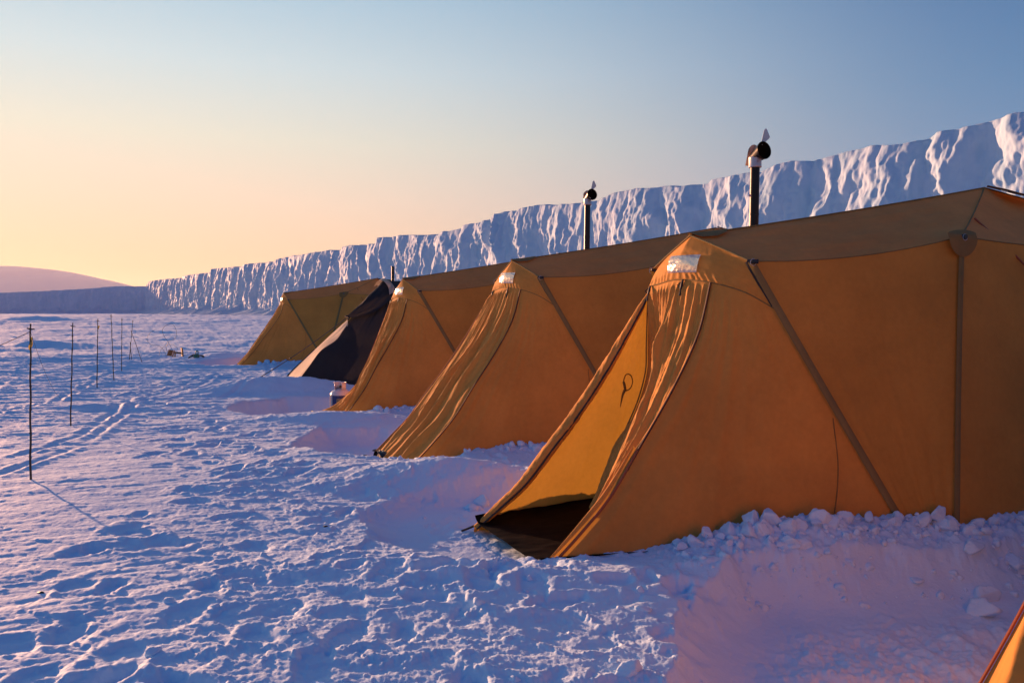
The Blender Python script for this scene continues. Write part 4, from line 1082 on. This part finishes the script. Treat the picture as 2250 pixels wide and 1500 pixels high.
def haze():
    m, t = nt('haze air'); o = N(t, 'ShaderNodeOutputMaterial'); v = N(t, 'ShaderNodeVolumePrincipled')
    v.inputs['Color'].default_value = (.93, .90, .90, 1); v.inputs['Density'].default_value = HAZE; v.inputs['Anisotropy'].default_value = .34
    L(t, v.outputs[0], o.inputs['Volume'])
    mb = MB(); mb.box((0, 0, 175), (19000, 19000, 372)); ob = mb.build('haze', m, smooth=False); ob.data.name = 'haze'
    tag(ob, kind='stuff')
HAZE = 5.5e-5
haze()

# ------------------------------------------------------------------ light, sky, camera
def world():
    w = bpy.data.worlds.new('World'); scene.world = w; w.use_nodes = True; t = w.node_tree; t.nodes.clear()
    out = N(t, 'ShaderNodeOutputWorld'); bg = N(t, 'ShaderNodeBackground'); L(t, bg.outputs[0], out.inputs[0])
    tc = N(t, 'ShaderNodeTexCoord'); nm = N(t, 'ShaderNodeVectorMath', operation='NORMALIZE'); L(t, tc.outputs['Generated'], nm.inputs[0])
    sp = N(t, 'ShaderNodeSeparateXYZ'); L(t, nm.outputs[0], sp.inputs[0])
    # angle from the sun's bearing
    hv = N(t, 'ShaderNodeVectorMath', operation='MULTIPLY'); hv.inputs[1].default_value = (1, 1, 0); L(t, nm.outputs[0], hv.inputs[0])
    hn = N(t, 'ShaderNodeVectorMath', operation='NORMALIZE'); L(t, hv.outputs[0], hn.inputs[0])
    dt = N(t, 'ShaderNodeVectorMath', operation='DOT_PRODUCT'); dt.inputs[1].default_value = (math.sin(SUN_AZ), math.cos(SUN_AZ), 0); L(t, hn.outputs[0], dt.inputs[0])
    azr = N(t, 'ShaderNodeMapRange', interpolation_type='SMOOTHSTEP'); azr.inputs[1].default_value = .20; azr.inputs[2].default_value = 1.02; L(t, dt.outputs['Value'], azr.inputs[0])
    def ramp(stops):
        r = N(t, 'ShaderNodeValToRGB'); L(t, sp.outputs[2], r.inputs[0]); e = r.color_ramp.elements
        while len(e) > 2: e.remove(e[-1])
        for i, (p, c) in enumerate(stops):
            el = e[i] if i < 2 else e.new(p)
            el.position = p; el.color = (*c, 1)
        return r.outputs[0]
    def sr(*c): return tuple(((x/255+.055)/1.055)**2.4 if x > 10 else x/255/12.92 for x in c)
    sun = ramp([(0., sr(238, 190, 142)), (.06, sr(240, 203, 166)), (.13, sr(240, 216, 191)), (.20, sr(228, 226, 208)), (.28, sr(204, 222, 226)), (.38, sr(162, 200, 222)), (.6, sr(74, 122, 174)), (1., sr(24, 70, 132))])
    anti = ramp([(0., sr(118, 134, 172)), (.06, sr(118, 146, 180)), (.14, sr(108, 146, 184)), (.24, sr(88, 135, 178)), (.38, sr(62, 112, 164)), (.6, sr(34, 84, 148)), (.8, sr(26, 74, 136)), (1., sr(24, 70, 132))])
    mx = N(t, 'ShaderNodeMix', data_type='RGBA'); L(t, azr.outputs[0], mx.inputs[0]); L(t, anti, mx.inputs[6]); L(t, sun, mx.inputs[7])
    sky = N(t, 'ShaderNodeTexSky'); sky.sky_type = 'NISHITA'; sky.sun_disc = False; sky.sun_elevation = SUN_EL; sky.sun_rotation = SUN_AZ; sky.air_density = 1.; sky.dust_density = .6; sky.ozone_density = 2.5
    k = N(t, 'ShaderNodeMix', data_type='RGBA', blend_type='ADD'); k.inputs[0].default_value = .006
    sc = N(t, 'ShaderNodeMix', data_type='RGBA', blend_type='MULTIPLY'); sc.inputs[0].default_value = 1; sc.inputs[7].default_value = (1, 1, 1, 1)
    L(t, mx.outputs[2], k.inputs[6]); L(t, sky.outputs[0], k.inputs[7])
    L(t, k.outputs[2], bg.inputs[0]); bg.inputs[1].default_value = .27
world()
sl = bpy.data.lights.new('Sun', 'SUN'); sl.energy = 2.95; sl.angle = R(.6); sl.color = (1., .475, .25)
so = bpy.data.objects.new('Sun', sl); C.objects.link(so); so.location = (-20, 20, 8)
so.rotation_euler = Vector(SUN_DIR).to_track_quat('Z', 'Y').to_euler()
cam = bpy.data.cameras.new('Camera'); co = bpy.data.objects.new('Camera', cam); C.objects.link(co)
co.location = (0, 0, HCAM); co.rotation_euler = (math.pi/2+PITCH, 0, 0)
cam.sensor_width = 36; cam.lens = F_PX/2250*36; cam.clip_end = 30000; cam.clip_start = .05
scene.camera = co
vs = scene.view_settings; vs.view_transform = 'Standard'; vs.look = 'None'; vs.gamma = 1; vs.exposure = 1.9
scene.cycles.max_bounces = 10; scene.cycles.diffuse_bounces = 5; scene.cycles.transmission_bounces = 6
